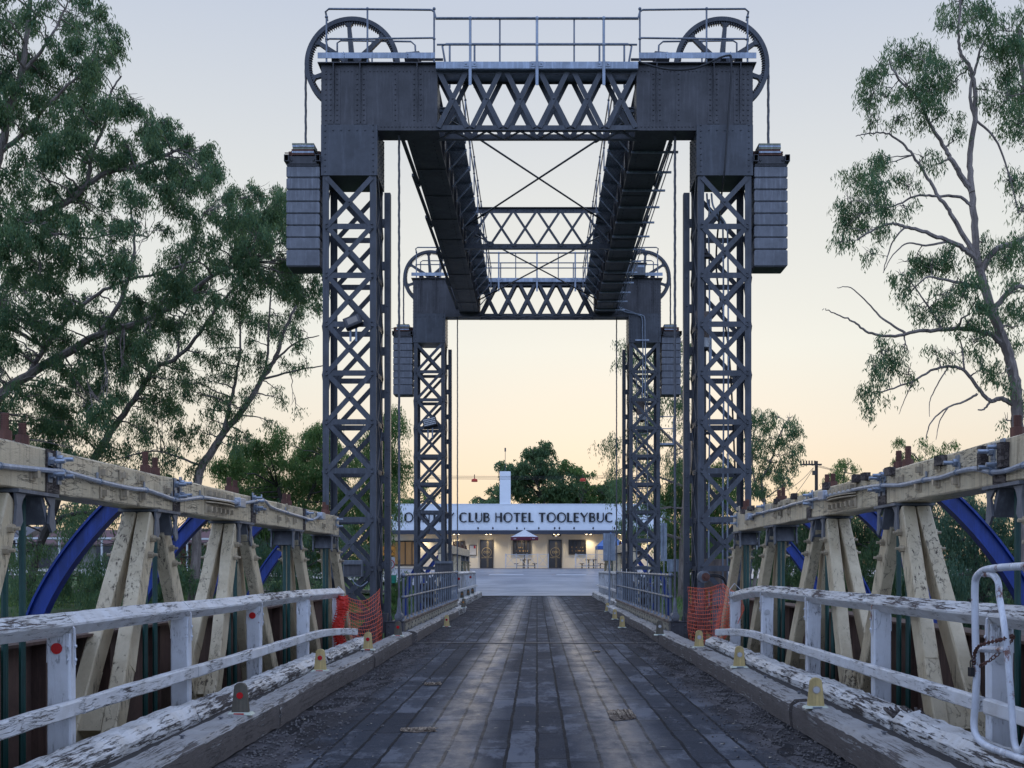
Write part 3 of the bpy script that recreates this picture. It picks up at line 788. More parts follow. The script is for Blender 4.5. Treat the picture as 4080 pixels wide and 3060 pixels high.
ym = 33.5
t = thing('cross_girder', 'lattice cross girder halfway between the two towers', 'lattice girder', (0,ym,10.9))
g = MB(); zt_, zb_ = 11.93, 10.90
for z in (zt_, zb_):
    g.box((-2.12,ym,z-.07),(2.12,ym+.012,z+.07)); g.box((-2.12,ym-.08,z+(.0705 if z == zt_ else -.0825)),(2.12,ym+.09,z+(.0825 if z == zt_ else -.0705)))
    for k in range(18): g.rivet((-2.05+k*.24,ym,z),(0,-1,0),.02,.016)
g.build('chord', M['steel'], t)
g = MB()
for k in range(6):
    x0 = -2.05+k*.683; x1 = x0+.683
    g.beam((x0,ym-.01,zt_),(x1,ym-.01,zb_),(1,0,0),.07,.012); g.beam((x0,ym-.024,zb_),(x1,ym-.024,zt_),(1,0,0),.07,.012)
g.build('lattice_web', M['steel'], t)
for nm, a, b in (('first diagonal rod overhead, running from near left to the middle frame right',(-2.1,25.1),(2.1,33.3)),('second diagonal rod overhead, running from near right to the middle frame left',(2.1,25.1),(-2.1,33.3)),
                 ('third diagonal rod overhead, from the middle frame left to the farther tower',(-2.1,33.7),(2.1,42.3)),('fourth diagonal rod overhead, from the middle frame right to the farther tower',(2.1,33.7),(-2.1,42.3))):
    dz = .03 if a[0] < 0 else -.03
    g = MB(); g.cyl((a[0],a[1],11.42+dz),(b[0],b[1],11.42+dz),.024,8)
    for q in (.16,.84): g.cyl((a[0]+(b[0]-a[0])*q,a[1]+(b[1]-a[1])*q,11.42+dz),(a[0]+(b[0]-a[0])*(q+.02),a[1]+(b[1]-a[1])*(q+.02),11.42+dz),.045,8)
    g.build('bracing_rod', M['steel'], label=nm, cat='rod', group='diagonal wind bracing rods')
# ------------------------------------------------------------------ timber trusses
ND = [20.74-2.965*k for k in range(7)]            # top-chord nodes, ND[0] nearest the tower
def jit_bar(g, p, q, side, w, t, rr, n=None, amp=.006):
    """timber bar with slightly uneven faces"""
    p = Vector(p); q = Vector(q); L = (q-p).length; d = (q-p).normalized()
    sd = Vector(side); sd = (sd-d*sd.dot(d)).normalized(); up = d.cross(sd); n = n or max(2, int(L/.35)); c = .012
    secs = []
    for i in range(n+1):
        o = p+(q-p)*i/n; sec = []
        for a, b in ((-1,-1),(1,-1),(1,1),(-1,1)):
            for (ca, cb) in (((c if a<0 else -c),0),(0,(c if b<0 else -c))) if a*b < 0 else ((0,(c if b<0 else -c)),((c if a<0 else -c),0)):
                sec.append(o+sd*(a*w/2+ca+rr.uniform(-amp,amp))+up*(b*t/2+cb+rr.uniform(-amp,amp)))
        secs.append(sec)
    g.loft(secs)
def truss(s, near=True, dY=0):
    nm = 'left' if s < 0 else 'right'
    if near: X = (lambda D: -(3.79+.019*(20.74-D))) if s < 0 else (lambda D: 3.75)
    else: X = lambda D: s*3.75
    z0, z1 = (2.185, 2.53) if s < 0 else (2.245, 2.59)
    nodes = ND if near else [42.5+42.5-42.5+3.66+2.965*k for k in range(6)]
    sg = -1 if near else 1                           # direction from the tower into the span
    nodes = ND if near else [46.16+2.965*k for k in range(6)]
    t = thing('timber_truss', ('near cream timber truss with flaking paint on the %s of the deck' if near else 'far cream timber truss beyond the lift span on the %s') % nm,
              'truss', (X(nodes[0]),nodes[0],z0), 'timber bridge trusses')
    rr = random.Random(11+s+(0 if near else 5))
    ya = 21.12 if near else 45.78; yb = nodes[-1]-.6 if near else 61.8
    ye = ya; cuts = [ya]
    cuts = [ya]+[nodes[k]+sg*(-sg)*(-.55) for k in (1,3)]+[yb] if near else [ya, yb]
    cuts = sorted(cuts)
    for a, b in zip(cuts, cuts[1:]):
        g = MB(); jit_bar(g, (X(a+.004),a+.004,(z0+z1)/2), (X(b-.004),b-.004,(z0+z1)/2), (1,0,0), .345, z1-z0, rr, amp=.005)
        g.build('top_chord', M['creamY'], t, bevel=.006)
    if near:
        g = MB()                                      # lower chord, two timbers just above the deck edge girder
        for x in (-.16,.16): g.beam((X(2)+x,2.9,-.85),(X(23.8)+x,23.8,-.85),(1,0,0),.14,.35)
        g.build('bottom_chord', M['creamY'], t)
    for k, D in enumerate(nodes):
        x = X(D)
        g = MB()                                      # two vertical rods
        for q in (-.15,.15): g.cyl((x,D+q,-.9),(x,D+q,z0-.03),.027,8)
        g.build('tension_rod', M['green'], t)
        g = MB()                                      # big rusty nuts and threaded ends on top
        for q in (-.15,.15):
            h = rr.uniform(.09,.14)
            g.cyl((x,D+q,z1),(x,D+q,z1+.10),.056,6); g.cyl((x,D+q,z1+.101),(x,D+q,z1+.105),.05,6)
            for i in range(8): g.cyl((x,D+q,z1+.105+h*i/8),(x,D+q,z1+.105+h*(i+.5)/8),.033,8); g.cyl((x,D+q,z1+.105+h*(i+.5)/8),(x,D+q,z1+.105+h*(i+1)/8),.029,8)
        g.box((x-.08,D-.27,z1-.004),(x+.08,D+.27,z1+.008)); g.build('nut', M['rust'], t)
        g = MB()                                      # cast iron shoe under the chord
        g.box((x-.20,D-.36,z0-.028),(x+.20,D+.36,z0-.002))
        for q in (-1,1):
            if not near and q*sg > 0 and k == 0: pass
            for xx in (-.17,.155):
                g.prism([(x+xx,D+q*.17,z0-.029),(x+xx,D+q*.35,z0-.029),(x+xx,D+q*.33,z0-.12),(x+xx,D+q*.36,z0-.28),(x+xx,D+q*.29,z0-.31),(x+xx,D+q*.23,z0-.24),(x+xx,D+q*.26,z0-.10)], (0,0,0), (.02,0,0))
            g.prism([(x-.145,D+q*.14,z0-.03),(x-.145,D+q*.20,z0-.03),(x-.145,D+q*.30,z0-.24),(x-.145,D+q*.25,z0-.25)], (0,0,0), (.29,0,0))
        g.build('shoe', M['iron'], t)
    def brace(k, dr, double, w=.135):
        """dr=+1: foot lies farther from the camera (larger y)"""
        D = nodes[k]; x = X(D); zt = z0-.10 if double else z0-.18; zb = -.72; y0 = D+dr*.30; y1 = y0+dr*(zt-zb)*.62
        for j, q in enumerate((-1,1) if double else (0,)):
            g = MB(); xt = x+q*.074; xm = x+q*(.15 if double else 0); xb_ = x+q*.20
            ym_ = (y0+y1)/2; zm = (zt+zb)/2
            jit_bar(g, (xt,y0,zt), (xm,ym_,zm), (1,0,0), w, .24, rr, amp=.004)
            jit_bar(g, (xm,ym_,zm), (xb_ if double else xm,y1,zb), (1,0,0), w, .24, rr, amp=.004)
            b = g.build('brace', M['creamZ'], t)
            for zq in (.20,.36):
                yy = y0+dr*zq*.62; f = zq/(zt-zm)
                xq = (xt+(xm-xt)*f) + (-s if (q*s < 0 or not double) else s)*(w/2)
                d_ = (-s if (q*s < 0 or not double) else s)
                g = MB(); g.cyl((xq,yy,zt-zq),(xq+d_*.045,yy,zt-zq),.034,6); g.cyl((xq,yy,zt-zq),(xq+d_*.085,yy,zt-zq),.015,6); g.build('bolt', M['creammetal'], b)
            for f in (1.5,1.62):
                yy = y0+(y1-y0)*f/2; zz = zt+(zb-zt)*f/2; xq = xm+(xb_-xm)*(f-1)*(1 if double else 0)
                d_ = (-s if (q*s < 0 or not double) else s); xq += d_*(w/2)
                g = MB(); g.cyl((xq,yy,zz),(xq+d_*.045,yy,zz),.036,6); g.build('bolt', M['creammetal'], b)
        if double:
            f = .66; yy = y0+(y1-y0)*f; zz = zt+(zb-zt)*f; d = Vector((0,y1-y0,zb-zt)).normalized()
            g = MB(); g.beam(Vector((x,yy,zz))-d*.15, Vector((x,yy,zz))+d*.15, (1,0,0), .20, .20); g.build('spacer_block', M['creamZ'], t)
    if near:
        for k in (0,1,2,3): brace(k, 1, k != 3)
        for k in (2,3,4,5): brace(k, -1, True)
    else:
        for k in range(6): brace(k, 1 if k > 3 else -1, True)
    return t, X, z0, z1
TL, XL, ZL0, ZL1 = truss(-1); TR, XR, ZR0, ZR1 = truss(1)
truss(-1, False); truss(1, False)

def inner(u, v, s, off=.1725):
    """point on the inner face of the near top chord seen at picture position u, v"""
    a = (3.79+.019*20.74-off) if s < 0 else (3.75-off); b = .019 if s < 0 else 0
    D = a/(abs(u-CX)/F+b)
    return Vector((s*(a-b*D), D, H-(v-CY)/F*D))
def crop(x, y, x0, y0, k=.2451): return (x0*.54216+x*k, y0*.54216+y*k)
C1 = lambda x, y: crop(x,y,0,1600); C3 = lambda x, y: crop(x,y,800,1900)
C6 = lambda x, y: crop(x,y,3080,1600); C5 = lambda x, y: crop(x,y,2300,2000)
def chord_fittings(s, T):
    def one(g, nm, m): g.build(nm, M[m], T)
    cream = [C1(*p) for p in ((885,625),(895,805),(1065,650),(1075,810),(1230,675),(1240,835),(1455,785),(280,640))]+\
            [C3(*p) for p in ((680,255),(755,265),(820,285),(680,370),(750,375),(820,390),(1075,430),(510,280),(555,285),(1170,360),(1170,445))] if s < 0 else \
            [C6(*p) for p in ((1310,600),(1465,570),(1140,690),(1300,750),(1460,710),(1635,700),(20,910),(80,900),(145,880),(20,1000),(80,990),(145,970),(245,900))]+\
            [C5(*p) for p in ((1750,45),(1800,30),(1865,15),(1750,120),(1805,100),(1865,85),(1500,180),(1430,60))]
    for i, (u, v) in enumerate(cream):
        c = inner(u, v, s)
        g_w = MB(); g_w.cbox(c+Vector((-s*.006,0,0)), (.012,.095,.10)); g_w.cbox(c+Vector((-s*.03,.01,0)), (.045,.05,.055)); one(g_w,'painted_bolt','creammetal')
    galv = [C1(*p) for p in ((430,525),(505,510),(430,640),(510,660),(1535,730),(1585,720),(1540,835),(1585,825))]+[C3(*p) for p in ((455,185),(475,215),(465,270),(490,285),(925,320),(920,380),(1190,375),(1190,435))] if s < 0 else \
           [C6(*p) for p in ((1950,440),(2035,400),(1955,580),(2025,555),(1635,540),(955,675),(990,650),(945,780),(985,770),(350,825),(350,900))]+[C5(*p) for p in ((1650,40),(1645,100),(1410,130),(1410,190))]
    for i, (u, v) in enumerate(galv):
        c = inner(u, v, s)
        g_g = MB(); g_g.cbox(c+Vector((-s*.009,0,0)), (.012,.075,.13)); g_g.cyl(c, c+Vector((-s*.05,0,0)), .034, 6); g_g.cyl(c, c+Vector((-s*.13,0,0)), .017, 8); one(g_g,'galvanised_bolt','galv')
    gaps = [(C1(400,0)[0],C1(520,0)[0],C1(0,470),C1(0,845)),(C1(1520,0)[0],C1(1585,0)[0],C1(0,660),C1(0,945)),(C3(440,0)[0],C3(483,0)[0],C3(0,170),C3(0,372)),(C3(900,0)[0],C3(922,0)[0],C3(0,262),C3(0,455))] if s < 0 else \
           [(C6(930,0)[0],C6(1000,0)[0],C6(0,800),C6(0,870)),(C6(1945,0)[0],C6(2060,0)[0],C6(0,690),C6(0,745)),(C6(300,0)[0],C6(340,0)[0],C6(0,880),C6(0,985))]
    for (ua, ub, va, vb) in gaps:  # thin dark sheets on the chord face stand in for its gaps
        a = inner(ua, va[1], s); b = inner(ub, vb[1], s)
        y0, y1 = sorted((a.y, b.y)); 
        zlo, zhi = (ZL0+.004, ZL1-.002) if s < 0 else (ZR0+.004, ZR0+.15)
        g_d = MB(); g_d.box((a.x,y0,zlo),(a.x-s*.010,y1,zhi)); one(g_d,'dark_gap_patch','darkwood')
    if s > 0:
        for (x, y, wd, ht) in ((1885,500,.08,.19),(2065,470,.08,.19),(1510,520,.16,.085),(1055,615,.15,.08),(840,660,.14,.08),(755,678,.13,.085),(205,835,.15,.08),(50,880,.14,.08),(490,745,.14,.085)):
            c = inner(*C6(x, y), s); g_d = MB(); g_d.cbox(c+Vector((-s*.03,0,0)), (.07,wd,ht)); one(g_d,'timber_wedge','darkwood')
        for (x, y) in ((1475,85),(1535,60),(1555,52)):
            c = inner(*C5(x, y), s); g_d = MB(); g_d.cbox(c+Vector((-s*.03,0,0)), (.07,.13,.075)); one(g_d,'timber_wedge','darkwood')
    fish = [(C1(1800,0)[0],C1(2060,0)[0])] if s < 0 else [(C6(500,0)[0],C6(745,0)[0])]
    z0 = ZL0 if s < 0 else ZR0
    for ua, ub in fish:
        g_w = MB()
        ya = inner(ua, 0, s).y; yb = inner(ub, 0, s).y; ya, yb = sorted((ya,yb)); x = inner(ua,0,s).x
        for zz in (z0+.03, z0+.21):
            g_w.box((x,ya,zz),(x-s*.014,yb,zz+.11)); 
            for k in range(6):
                y = ya+(k+.6)*(yb-ya)/6.3; g_w.cbox((x-s*.035,y,zz+.055),(.05,.055,.055))
        for zz in (z0+.155, z0+.185):
            n = 8; prof = []
            for k in range(n+1):
                y = ya+(yb-ya)*k/n; prof.append(Vector((x-s*(.02+.10*math.sin(math.pi*k/n)**.6),y,zz)))
            g_w.add([Vector((x,ya,zz))]+prof+[Vector((x,yb,zz))]+[Vector((x,ya,zz+.012))]+[p+Vector((0,0,.012)) for p in prof]+[Vector((x,yb,zz+.012))],
                    [tuple(range(n+3))[::-1], tuple(range(n+3,2*n+6))]+[(i,(i+1)%(n+3),(i+1)%(n+3)+n+3,i+n+3) for i in range(n+3)])
        one(g_w,'splice_plate','creammetal')
chord_fittings(-1, TL); chord_fittings(1, TR)
# conduits clipped to the chords
def conduit(s, pts, boxes, label):
    t = thing('conduit', label, 'conduit', inner(*pts[len(pts)//2], s), 'conduits on the trusses')
    P3 = [inner(u, v, s, .1725+.035) for u, v in pts]
    P3.sort(key=lambda p: p.y); Q = []
    for i in range(len(P3)-1):                         # Catmull-Rom
        p0 = P3[max(i-1,0)]; p1 = P3[i]; p2 = P3[i+1]; p3 = P3[min(i+2,len(P3)-1)]
        for k in range(5):
            f = k/5; Q.append(.5*((2*p1)+(-p0+p2)*f+(2*p0-5*p1+4*p2-p3)*f*f+(-p0+3*p1-3*p2+p3)*f**3))
    Q.append(P3[-1])
    g = MB(); g.tube(Q, .021, 8); g.build('pipe', M['whitegalv'], t, smooth=True)
    g = MB()
    for u, v in boxes:
        c = inner(u, v, s, .1725+.05); g.cbox(c, (.10,.26,.115)); g.cyl(c+Vector((0,-.13,0)), c+Vector((0,-.21,0)), .036, 8); g.cyl(c+Vector((0,.13,0)), c+Vector((0,.19,0)), .030, 8)
    g.build('junction_box', M['whitegalv'], t, bevel=.01)
    for i in range(1, len(P3)-1, 2):
        g = MB(); p = P3[i]; g.cyl(p-Vector((0,.015,0)), p+Vector((0,.015,0)), .028, 8); g.cbox(p+Vector((s*.02,0,.045)), (.012,.03,.07)); g.build('clip', M['galv'], t)
M['whitegalv'] = metal_paint('light_conduit', (.38,.40,.44), .35, 0, metal=.3, var=.15)
conduit(-1, [C1(-350,520),C1(0,565),C1(400,605),C1(560,620),C1(700,655),C1(880,705),C1(1150,765),C1(1290,780),C1(1400,815),C1(1530,860),C1(1600,866),C1(1780,845),C1(1950,868),C1(2080,890),C3(390,230),C3(550,207),C3(620,265),C3(760,315),C3(880,350),C3(980,375),C3(1045,345)],
        [C1(2110,892),C3(1060,345)], 'thin pale conduit running along the left timber truss')
conduit(1, [C6(2600,520),C6(2212,560),C6(2080,603),C6(1930,622),C6(1780,592),C6(1620,622),C6(1480,668),C6(1330,692),C6(1130,735),C6(960,740),C6(770,765),C6(500,825),C6(400,852),C6(280,880),C6(100,930),C6(0,955),C5(1900,20),C5(1700,75),C5(1540,120)],
        [C6(450,828),C5(1515,130)], 'thin pale conduit running along the right timber truss')

# ------------------------------------------------------------------ rusty plate girders outside the trusses
def plate_girder(s, y0, y1, lab):
    Xg = 4.20 if s > 0 else 4.28
    g = MB(); x0 = Xg; 
    g.box((s*(x0-.17),y0,.965),(s*(x0+.17),y1,.99)); g.box((s*(x0-.17),y0,-.83),(s*(x0+.17),y1,-.80))
    g.box((s*(x0-.008),y0,-.7995),(s*(x0+.008),y1,.9645))
    k = y0+.4
    while k < y1: 
        g.box((s*(x0-.13),k,-.799),(s*(x0-.0085),k+.014,.964)); k += 1.48
    g.build('plate_girder', M['weather'], label=lab, cat='girder', group='rust brown plate girders')
for s, nm in ((-1,'left'),(1,'right')):
    plate_girder(s, .5, 23.9, 'rust brown plate girder behind the near %s timber truss' % nm)
    plate_girder(s, 43.2, 64.0, 'rust brown plate girder behind the far %s timber truss' % nm)
# blue curved braces
def arch(s, D, lab):
    pts = [(3.98,2.56),(4.2,2.42),(4.44,2.20),(4.72,1.88),(4.98,1.50),(5.17,1.10),(5.30,.55),(5.34,0),(5.34,-.75)]
    if s > 0: pts = [(x-.04,z) for x, z in pts]
    t = thing('blue_arch', lab, 'arch brace', (s*5.3,D,-.75), 'blue curved braces outside the trusses')
    n = []; P2 = [Vector(p) for p in pts]
    fine = []
    for i in range(len(P2)-1):
        p0 = P2[max(i-1,0)]; p1 = P2[i]; p2 = P2[i+1]; p3 = P2[min(i+2,len(P2)-1)]
        for k in range(4):
            f = k/4; fine.append(.5*((2*p1)+(-p0+p2)*f+(2*p0-5*p1+4*p2-p3)*f*f+(-p0+3*p1-3*p2+p3)*f**3))
    fine.append(P2[-1])
    def sweep(g, off0, off1, ya, yb):
        secs = []
        for i, p in enumerate(fine):
            d = (fine[min(i+1,len(fine)-1)]-fine[max(i-1,0)]).normalized(); nn = Vector((-d.y, d.x))    # inward normal
            a = p-nn*0+nn*(-off0) ; b = p+nn*(-off1)
            secs.append([Vector((s*a.x,D+ya,a.y)),Vector((s*b.x,D+ya,b.y)),Vector((s*b.x,D+yb,b.y)),Vector((s*a.x,D+yb,a.y))])
        g.loft(secs)
    g = MB(); sweep(g, .0, .022, -.075, .075); g.build('outer_flange', M['blue'], t)
    g = MB(); sweep(g, .15, .172, -.075, .075); g.build('inner_flange', M['blue'], t)
    g = MB(); sweep(g, .0225, .1495, -.035, -.015); g.build('web', M['blue'], t)
ordn = ['nearest','second nearest','third nearest','farthest near-span']
for s, nm in ((-1,'left'),(1,'right')):
    for k, D in enumerate((8.85,11.75,14.72,17.7,20.65)):
        arch(s, D, 'curved blue steel brace behind the near %s truss, %s' % (nm, ['closest to the camera','second from the camera','third from the camera','fourth from the camera','last before the tower'][k]))
    arch(s, 46.3, 'curved blue steel brace by the %s leg of the farther tower' % nm)
    arch(s, 52.1, 'curved blue steel brace behind the far %s truss' % nm)

# ------------------------------------------------------------------ white timber handrails
def handrail(s, near=True):
    nm = 'left' if s < 0 else 'right'
    if near: ys = [2.9,5.8]+([8.57,11.45,14.42,17.42,20.45] if s < 0 else [8.69,11.67,14.55,17.46,20.25]); xp = 3.50 if s < 0 else 3.45
    else: ys = [45.5,48.5,51.5,54.5,57.5,60.5,63.5]; xp = 3.45
    t = thing('timber_handrail', '%s white peeling timber handrail on the %s of the deck' % ('near' if near else 'far', nm), 'handrail', (s*xp,ys[-1] if not near else ys[2],0), 'white timber handrails')
    rr = random.Random(21+s+(0 if near else 9))
    zt = (1.20 if s < 0 else 1.262) if near else 1.36
    for i, y in enumerate(ys):
        g = MB(); w = .175; xx = xp+.02
        jit_bar(g, (s*xx,y,.02), (s*xx,y,zt-.085), (1,0,0), w, .115, rr, amp=.003)
        p = g.build('post', M['whiteZ'], t, bevel=.004)
        g = MB()                                        # iron strap over the rail
        yy = y-.03
        x = s*(xx-w/2-.004) ; xo = s*(xx+w/2+.004)
        d = .104
        c = Vector((s*xp,yy,zt-.03))
        path = [(s*(xp-.092),zt-.32),(s*(xp-.086),zt-.05),(s*xp,zt+.064),(s*(xp+.086+.02),zt-.05),(s*(xp+.112),zt-.30)]
        for (xa,za),(xb,zb) in zip(path,path[1:]): g.beam((xa,yy,za),(xb,yy,zb),(0,1,0),.028,.006)
        for z in (zt-.18,zt-.28): g.rivet((s*(xp-.094),yy,z),(-s,0,0),.016,.012); g.rivet((s*(xp-.05),y-.06,z),(0,-1,0),.012,.01)
        g.build('strap', M['whitepipe'], p)
        disc = (s < 0 and near and i in (2,4)) or (s > 0 and near and i in (2,5)) or (not near and i in (2,5))
        if disc:
            g = MB(); z = (1.005 if s < 0 else .93) if near else 1.1
            if s > 0 and near: z = .93 if i == 5 else .92
            yq = y-.0585-.004
            g.cyl((s*xx-.01,yq,z),(s*xx-.01,yq-.008,z),.041 if near else .06,20); g.cyl((s*xx-.01,yq-.0085,z),(s*xx-.01,yq-.011,z),.007,8)
            g.build('reflector_disc', M['red'] if s < 0 else M['whitedisc'], p)
    for i in range(len(ys)-1):
        a, b = ys[i]-.03, ys[i+1]-.03
        if i == 0: a -= .5
        if i == len(ys)-2: b += .18
        g = MB(); n = max(2,int((b-a)/.14)); secs = []; r = .082
        lift = rr.uniform(-.008,.008); last = near and i == len(ys)-2; dz_ = (.17 if s > 0 else .03) if last else 0
        for k in range(n+1):
            y = a+.006+(b-a-.012)*k/n; sec = []
            for q in range(8):
                an = math.pi/2*(q//2)+(-.10 if q%2 == 0 else .10)
                rad = r*(1.06+rr.uniform(-.03,.03))
                sec.append(Vector((s*xp+rad*math.cos(an)*.98, y, zt-.02-dz_*(k/n)**1.7+lift*math.sin(k/n*3.14)+rad*math.sin(an))))
            secs.append(sec)
        g.loft(secs); g.build('top_rail', M['whiteYworn'] if s > 0 or i%3 == 1 else M['whiteY'], t)
    g = MB(); zc = .575 if near else .62
    g_pts = [(ys[0]-.5)]+ys[1:-1]+[ys[-1]+.35]
    for a, b in zip(g_pts, g_pts[1:]):
        g = MB()
        gap = .14 if (s > 0 and near and abs(a-8.69) < .1) else 0
        if s > 0 and near and abs(b-8.69) < .1:
            jit_bar(g, (s*(xp-.115),a,zc),(s*(xp-.115),b-.14,zc),(1,0,0),.075,.115,rr,amp=.004)
        elif near and b > 20:
            for q in range(6):
                f0, f1 = q/6, (q+1)/6; e0, e1 = .13*f0**1.8, .13*f1**1.8
                jit_bar(g, (s*(xp-.115-e0),a+(b-a)*f0+.001,zc-e0),(s*(xp-.115-e1),a+(b-a)*f1,zc-e1),(1,0,0),.075,.115,rr,n=1,amp=.001)
        else: jit_bar(g, (s*(xp-.115),a+.003,zc),(s*(xp-.115),b-.003,zc),(1,0,0),.075,.115,rr,amp=.004)
        g.build('mid_rail', M['whiteY'], t)
    return t
for s in (-1,1):
    handrail(s); handrail(s, False)

# ------------------------------------------------------------------ kerb logs
def log(s, x0, x1, ya, yb, z0, z1, mat, label, seed, rough=.005, cham=.045, group='timber kerb logs', sag=0):
    rr = random.Random(seed); n = max(3,int((yb-ya)/.12)); secs = []
    w = (x1-x0); ph = rr.uniform(0,6)
    for k in range(n+1):
        y = ya+(yb-ya)*k/n; e = rough*(3 if k in (0,n) else 1)
        dz = .010*math.sin(y*.9+ph)+rr.uniform(-.5,.5)*rough; dx = .012*math.sin(y*.7+ph*2)
        pr = [(x0,z0),(x0-.004,z0+(z1-z0)*.55),(x0,z1-cham),(x0+cham,z1-.004),(x0+w*.5,z1+.002),(x1-cham,z1),(x1,z1-cham),(x1,z0)]
        sec = [Vector((s*(px+dx+rr.uniform(-e,e)),y,pz+dz+rr.uniform(-e,e))) for px, pz in pr]
        secs.append(sec)
    g = MB(); g.loft(secs)
    return g.build('kerb_log', mat, label=label, cat='kerb log', group=group)
for s, nm in ((-1,'left'),(1,'right')):
    xk = 2.60 if s < 0 else 2.56
    log(s, xk, xk+.30, 4, 11.6, 0, .265, M['greylog'], 'grey weathered kerb log along the lane on the %s, nearest the camera' % nm, 1+s)
    log(s, xk, xk+.30, 11.64, 18.5, 0, .265, M['greylog'], 'grey kerb log along the lane on the %s, second from the camera' % nm, 5+s)
    log(s, xk, xk+.30, 18.54, 24.2, 0, .27, M['greylog'], 'grey kerb log along the lane on the %s, ending at the tower' % nm, 9+s)
    log(s, 2.58, 2.84, 24.7, 31.5, 0, .24, M['greylog'], 'dark grey kerb log on the lift span, %s side, near half' % nm, 13+s)
    log(s, 2.58, 2.84, 31.54, 38.2, 0, .24, M['greylog'], 'dark grey kerb log on the lift span, %s side, middle' % nm, 17+s)
    log(s, 2.58, 2.84, 38.25, 42.2, 0, .23, M['whitelog'], 'white painted kerb log at the far end of the lift span on the %s' % nm, 21+s)
    log(s, 3.04, 3.34, 4, 10.4 if s < 0 else 9.9, .06, .36, M['whitelog'], 'white flaking outer log at the foot of the %s handrail, nearest' % nm, 25+s, .007, .075)
    log(s, 3.04, 3.34, 10.46 if s < 0 else 9.96, 16.9, .06, .35, M['whitelog'], 'white flaking outer log at the foot of the %s handrail, second' % nm, 29+s, .007, .075)
    log(s, 3.04, 3.32, 16.95, 21.0, .06, .34, M['whitelog'], 'white flaking outer log at the foot of the %s handrail, ending short of the tower' % nm, 33+s, .007, .075)
    log(s, 3.02, 3.30, 43.2, 53.0, 0, .30, M['whitelog'], 'white kerb log on the far span, %s side, before the crest' % nm, 37+s)
    log(s, 3.02, 3.30, 53.05, 63.6, 0, .30, M['whitelog'], 'white kerb log at the far end of the bridge on the %s' % nm, 41+s)
# grit strip between the logs and timber bolt heads
g = MB()
for s in (-1,1):
    g.box((s*2.88,4,.0),(s*3.05,21,.205))
M['grit'] = simple('dark_grit', (.035,.03,.028), .9, var=.6, scale=60)
g.build('grit_strip', M['grit'], kind='structure', loc=(0,0,0))
# splintered dark break in the right outer log
g = MB(); rr = random.Random(8)
for k in range(46):
    y = 9.93+rr.gauss(0,.16); x = 3.19+rr.uniform(-.12,.12)
    g.beam((x,y,.33+rr.uniform(-.03,.015)),(x+rr.uniform(-.03,.03),y+rr.uniform(.06,.22),.345+rr.uniform(-.02,.04)),(1,0,0),rr.uniform(.01,.03),.012)
g.build('splintered_timber', M['darkwood'], label='dark splintered break in the white log by the right handrail', cat='broken timber')

# ------------------------------------------------------------------ marker posts on the kerbs
def marker(p, s, lab, disc, dark=False, tilt=0, h=.29):
    t = thing('marker_post', lab, 'marker post', p, 'small marker posts along the kerbs')
    x, y, z = p
    g = MB(); w0, w1, d0, d1 = .155, .115, .07, .045
    prof = [(-w0/2,.012),(w0/2,.012),(w1/2,h*.80),(w1*.46,h*.90),(w1*.30,h*.97),(0,h),(-w1*.30,h*.97),(-w1*.46,h*.90),(-w1/2,h*.80)]
    front = [Vector((x+a, y-(d0+(d1-d0)*b/h)/2+tilt*b, z+b)) for a, b in prof]; back = [Vector((x+a, y+(d0+(d1-d0)*b/h)/2+tilt*b, z+b)) for a, b in prof]
    n = len(prof); g.add(front+back, [tuple(range(n)), tuple(range(n,2*n))[::-1]]+[(i,(i+1)%n,n+(i+1)%n,n+i)[::-1] for i in range(n)])
    g.build('body', M['markerdark'] if dark else M['marker'], t, bevel=.004)
    g = MB(); g.loft([[Vector((x+a*.115,y+b*.075,z)) for a, b in ((-1,-1),(1,-1),(1,1),(-1,1))],[Vector((x+a*.095,y+b*.055,z+.022)) for a, b in ((-1,-1),(1,-1),(1,1),(-1,1))]])
    bs = g.build('base_plate', M['markerbase'], t)
    g = MB(); g.box((x-.045,y-.078,z+.004),(x+.045,y-.07,z+.018)); g.build('base_reflector', M['red'] if disc == 'red' else M['galv'], bs)
    g = MB(); zz = z+h*.60; yy = y-(d0+(d1-d0)*.6)/2+tilt*h*.6
    g.cyl((x,yy,zz),(x,yy-.004,zz),.040,16); g.build('disc_ring', M['markerdark'] if dark else M['creammetal'], t)
    g = MB(); g.cyl((x,yy-.0045,zz),(x,yy-.010,zz),.030,16); g.build('reflector', M[disc if disc != 'white' else 'whitedisc'], t)
def mk_uv(u, v, z): 
    D = (H-z)*F/(v-CY); return (Vector(((u-CX)/F*D, D, z)))
Lm = [(520,1543,.265,'nearest left marker post, grimy brown with a red reflector','red',True),(692,1450,.265,'yellow marker post with red reflector on the left kerb, second from the camera','red',False),
      (795,1404,.27,'yellow marker post with red reflector on the left kerb beside the orange net','red',False),(860,1374,.27,'dark stained marker post in front of the left anchor box','red',True),
      (965,1354,.0,'lone yellow marker post standing on the deck of the lift span at left','red',False),(1001,1313,.23,'marker post with amber disc at the far end of the left lift span kerb','amber',True)]
Rm = [(1762,1529,.265,'large yellow marker post with white disc on the right kerb, nearest the camera','white',False),(1597,1442,.265,'yellow marker post with white disc on the right kerb, second from the camera','white',False),
      (1510,1399,.265,'yellow marker post with white disc on the right kerb beside the orange net','white',False),(1425,1372,.27,'dark marker post in front of the right anchor box','white',True),
      (1344,1356,0,'yellow marker post on the lift span deck at right, nearest of three','white',False),(1328,1338,0,'yellow marker post on the lift span deck at right, middle of three','white',False),(1312,1321,0,'yellow marker post on the lift span deck at right, farthest of three','white',False)]
for (u,v,z,lab,disc,dk) in Lm+Rm: marker(mk_uv(u,v,z), 0, lab, disc, dk, h=.29 if v > 1365 else .32)
